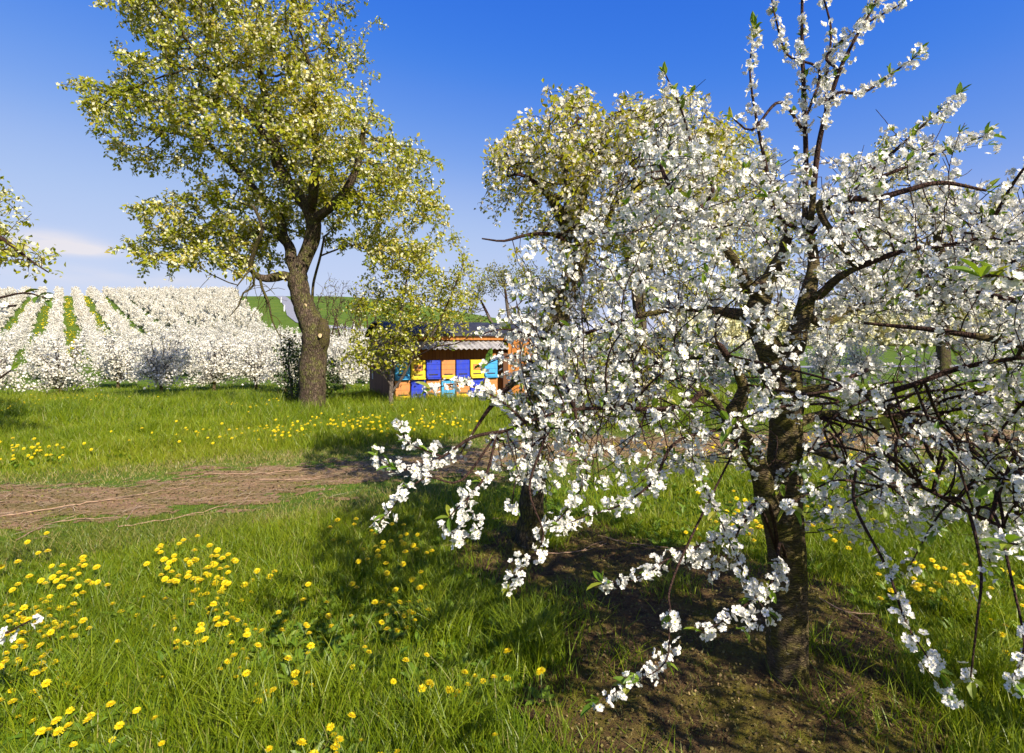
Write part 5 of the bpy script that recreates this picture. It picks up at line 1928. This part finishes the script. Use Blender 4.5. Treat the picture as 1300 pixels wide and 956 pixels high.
# ================================================================== DANDELIONS
def dandelion_mesh(seed):
    r = np.random.default_rng(seed)
    gf = Geo()
    RAY = (np.array([(-.06, 0, 0), (.06, 0, 0), (.13, .75, .02), (0.05, 1, -.02), (-.05, 1.0, -.02), (-.13, .75, .02)]), [np.array([(0, 1, 2, 5), (5, 2, 3, 4)])], [0])
    for (cnt, tilt, L, z0) in ((20, .05, 1.0, 0), (17, .35, .88, .05), (13, .75, .68, .09), (8, 1.1, .42, .12)):
        a_ = np.arange(cnt) * 2 * math.pi / cnt + r.uniform(0, 1) + r.normal(size=cnt) * .08
        dd = np.stack([np.cos(a_) * math.cos(tilt), np.sin(a_) * math.cos(tilt), np.full(cnt, math.sin(tilt))], -1)
        scatter(gf, *RAY, np.tile([[0, 0, z0]], (cnt, 1)) * .022, rot_along(dd, np.tile([[0, 0, 1.0]], (cnt, 1))), .022 * L * r.uniform(.9, 1.1, cnt), r.random(cnt))
    return gf


def dandelion_proto(seed, h, tilt):
    r = np.random.default_rng(seed)
    t = thing('dandelion', '', 'flower')
    sk = Skel()
    az = r.uniform(0, 6.28)
    top = np.array([math.cos(az) * tilt, math.sin(az) * tilt, h])
    sk.limb([(0, 0, -.02, .0028), (top[0] * .3, top[1] * .3, h * .5, .0026), (*top, .0026)], None, .03)
    sk.finish(.002)
    g = Geo()
    sk.mesh(g, 0, 9, 6)
    g.build('stem', ['stem_green'], t, True)
    gf = dandelion_mesh(seed)
    f_ = gf.build('flower_head', ['dandelion_yellow'], t)
    f_.location = top
    f_.rotation_euler = (r.uniform(-.35, .55), r.uniform(-.4, .4), 0)
    g = Geo()
    n = 7
    a_ = np.arange(n) * 6.283 / n + r.uniform(0, 1, n)
    dd = np.stack([np.cos(a_), np.sin(a_), r.uniform(.35, 1.0, n)], -1)
    scatter(g, *LEAF, np.tile([[0, 0, .005]], (n, 1)), rot_along(unit(dd), np.tile([[0, 0, 1.0]], (n, 1))), r.uniform(.07, .12, n), r.uniform(0, .7, n))
    g.build('leaf_rosette', ['leaf_fresh'], t)
    return t


protos = [dandelion_proto(200 + i_, [.085, .10, .12, .095, .14][i_], [.01, .03, .05, .04, .02][i_]) for i_ in range(5)]
DG = 'yellow dandelions in the grass'
cl_specs = [   # px, py, spread x, spread y, count, label
    (70, 745, 55, 26, 34, 'yellow dandelion in the thick patch at the left edge'),
    (45, 795, 42, 32, 38, 'yellow dandelion in the thick patch at the left edge'),
    (40, 850, 40, 25, 12, 'yellow dandelion in the thick patch at the left edge'),
    (275, 735, 38, 22, 32, 'yellow dandelion in the sunny patch left of the tree shade'),
    (268, 775, 45, 22, 22, 'yellow dandelion in the sunny patch left of the tree shade'),
    (225, 712, 40, 12, 10, 'yellow dandelion in the sunny patch left of the tree shade'),
    (330, 840, 70, 22, 16, 'yellow dandelion in the nearest grass below the sunny patch'),
    (497, 690, 45, 22, 14, 'yellow dandelion in the shaded strip beside the sunny patch'),
    (505, 750, 30, 28, 16, 'yellow dandelion in the shaded strip beside the sunny patch'),
    (570, 845, 50, 15, 9, 'yellow dandelion near the tall grass tussock'),
    (420, 790, 50, 30, 9, 'yellow dandelion scattered between the sunny patch and the shade'),
    (950, 645, 50, 20, 30, 'yellow dandelion behind the ringed forked trunk'),
    (1060, 660, 30, 22, 10, 'yellow dandelion right of the ringed forked trunk'),
    (1180, 735, 60, 18, 24, 'yellow dandelion in the grass under the low right boughs'),
    (1265, 780, 30, 40, 8, 'yellow dandelion in the grass under the low right boughs'),
    (120, 915, 70, 25, 10, 'yellow dandelion in the nearest grass at the bottom edge'),
    (430, 915, 90, 22, 9, 'yellow dandelion in the nearest grass at the bottom edge'),
    (1180, 600, 70, 15, 16, 'yellow dandelion in the far grass under the low right boughs')]
exact = [(688, 850, 'yellow dandelion low in the big grass tussock'), (646, 797, 'tall yellow dandelion standing above the big grass tussock'), (529, 727, 'large yellow dandelion at the edge of the tree shade'),
         (318, 842, 'wide open yellow dandelion in the nearest sunny grass'), (254, 785, 'big yellow dandelion at the middle of the sunny patch')]
dn = 0
placed = set()


def put_dandelion(x, y, label, big=1.0):
    global dn
    j_ = int(r.integers(0, 5))
    p_ = protos[j_]
    o = p_ if j_ not in placed else copy_tree(p_)
    placed.add(j_)
    o.location = (x, y, float(ground_z(x, y)))
    s_ = r.uniform(.58, .95) * big
    o.scale = (s_, s_, s_ * r.uniform(.75, 1.15))
    o.rotation_euler = (0, 0, r.uniform(0, 6.28))
    o['label'], o['group'] = label, DG
    dn += 1
    return o


for (px_, py_, lab) in exact:
    xx, yy = G(px_, py_ + 42)
    put_dandelion(xx, yy, lab, 1.25)
cand = []
for (px_, py_, sx, sy, n, lab) in cl_specs:
    for _ in range(int(n * 1.8)):
        a_, b_ = px_ + r.normal() * sx * .85, py_ + r.normal() * sy * .95
        xx, yy = G(a_, b_ + 95 / (EYE * F / max(b_ - HY + 20, 60)))
        if yy > 1.2:
            cand.append((yy, xx, lab))
cand.sort()
for (yy, xx, lab) in cand[:294]:
    put_dandelion(xx, yy, lab)
rest = [(xx, yy) for (yy, xx, lab) in cand[294:]]
print('dandelions', dn, len(rest))
# the far ones along the bank: flower heads only, past what one could count
dm = dandelion_mesh(300)
far = Geo()
for (px_, py_, sx, sy, n) in ((470, 541, 70, 9, 170), (330, 553, 60, 7, 45), (40, 577, 45, 8, 36), (560, 530, 30, 8, 30), (215, 562, 50, 8, 12), (20, 512, 40, 6, 40), (110, 505, 50, 4, 40), (330, 512, 60, 5, 30), (1000, 570, 120, 10, 60)):
    for _ in range(n):
        a_, b_ = px_ + r.normal() * sx * .7, py_ + r.normal() * sy * .8
        xx, yy = G(a_, max(b_ + 8, 500))
        if abs(path_f(np.array([xx]), np.array([yy]))[0]) > 50:
            continue
        V = dm.v[0]
        Vall = np.concatenate(dm.v)
        s_ = r.uniform(.75, 1.15)
        ti = r.uniform(.2, 1.0)
        Rx = np.array([[1, 0, 0], [0, math.cos(ti), -math.sin(ti)], [0, math.sin(ti), math.cos(ti)]])
        far.add(Vall @ Rx.T * s_ + np.array([xx, yy, float(ground_z(xx, yy)) + r.uniform(.08, .22)]), list(dm.f), 0, np.concatenate(dm.r))
for (xx, yy) in rest:
    s_ = r.uniform(.75, 1.05)
    ti = r.uniform(-.1, .7)
    Rx = np.array([[1, 0, 0], [0, math.cos(ti), -math.sin(ti)], [0, math.sin(ti), math.cos(ti)]])
    far.add(Vall @ Rx.T * s_ + np.array([xx, yy, float(ground_z(xx, yy)) + r.uniform(.08, .13)]), list(dm.f), 0, np.concatenate(dm.r))
for (ka, na) in ((-2, 300), (-1, 420), (0, 500), (1, 500), (2, 400), (3, 300), (4, 200), (-3, 200)):      # yellow strips in the lanes between the rows
    aa = rng.uniform(60, 235, na)
    off = (1.1 + 4.0 * ka) + rng.normal(size=na) * .45
    xy = NDIR[None] * off[:, None] + RDIR[None] * aa[:, None]
    kp = fnoise(xy[:, 0], xy[:, 1], .12, 81) > -.25
    xy = xy[kp]
    Q = np.stack([xy[:, 0], xy[:, 1], ground_z(xy[:, 0], xy[:, 1]) + .12], -1)
    scatter(far, *CLUMP, Q, rot_from(unit(rdir(len(Q)) * .6 + np.array([0, 0, 1.0])), rng.uniform(0, 6.28, len(Q))), rng.uniform(.12, .3, len(Q)), rng.random(len(Q)))
tag(far.build('dandelion_carpet', ['dandelion_yellow']), 'far dandelions dotting the grass bank', 'flowers', None, 'stuff')

# white marker posts by the hill road
g0 = None
for j_, (px_, y_, lab) in enumerate([(357, 150, 'white roadside marker post higher up the hill road'), (361, 128, 'white roadside marker post at the bend of the hill road'), (449, 98, 'white roadside marker post above the bee house end')]):
    xx = WX(px_, y_)
    t = thing('marker_post', lab, 'post', (xx, y_, float(ground_z(xx, y_))), 0, 'white marker posts along the hill road')
    g = Geo()
    bbox(g, (0, 0, .75), (.26, .22, 1.5), .04)
    g.build('post', ['paint_white'], t)
    g = Geo()
    box(g, (0, -.115, 1.25), (.2, .012, .16))
    g.build('reflector', ['slot_dark'], t)

# pale wood far off on the right
r2 = np.random.default_rng(9)
g = Geo()
P = []
for _ in range(2600):
    u_ = r2.uniform(.28, 1.1)
    y_ = r2.uniform(105, 135)
    x_ = u_ * y_
    h_ = 6.5 + 2.5 * float(fnoise(x_, y_, .12, 71)) + r2.uniform(-.6, .6)
    for k_ in range(9):
        P.append((x_ + r2.normal() * .5, y_ + r2.normal() * .5, float(ground_z(x_, y_)) + h_ * r2.random() ** .8))
P = np.array(P)
scatter(g, *CLUMP, P, rot_from(rdir(len(P), r2), r2.uniform(0, 6.28, len(P))), r2.uniform(.5, 1.2, len(P)), r2.random(len(P)))
tag(g.build('far_wood', ['petal_cream']), 'pale green far wood beyond the meadow', 'wood', None, 'stuff')
# pale farm track in front of it
g = Geo()
xs = np.linspace(14, 90, 60)
yt = 52 + .12 * (xs - 14)
V = np.concatenate([np.stack([xs, yt - 1.4, ground_z(xs, yt - 1.4) + .05], -1), np.stack([xs, yt + 1.4, ground_z(xs, yt + 1.4) + .05], -1)])
q = np.arange(59)
g.add(V, np.stack([q, q + 1, 61 + q, 60 + q], -1))
g.build('farm_track', ['asphalt'])['kind'] = 'structure'
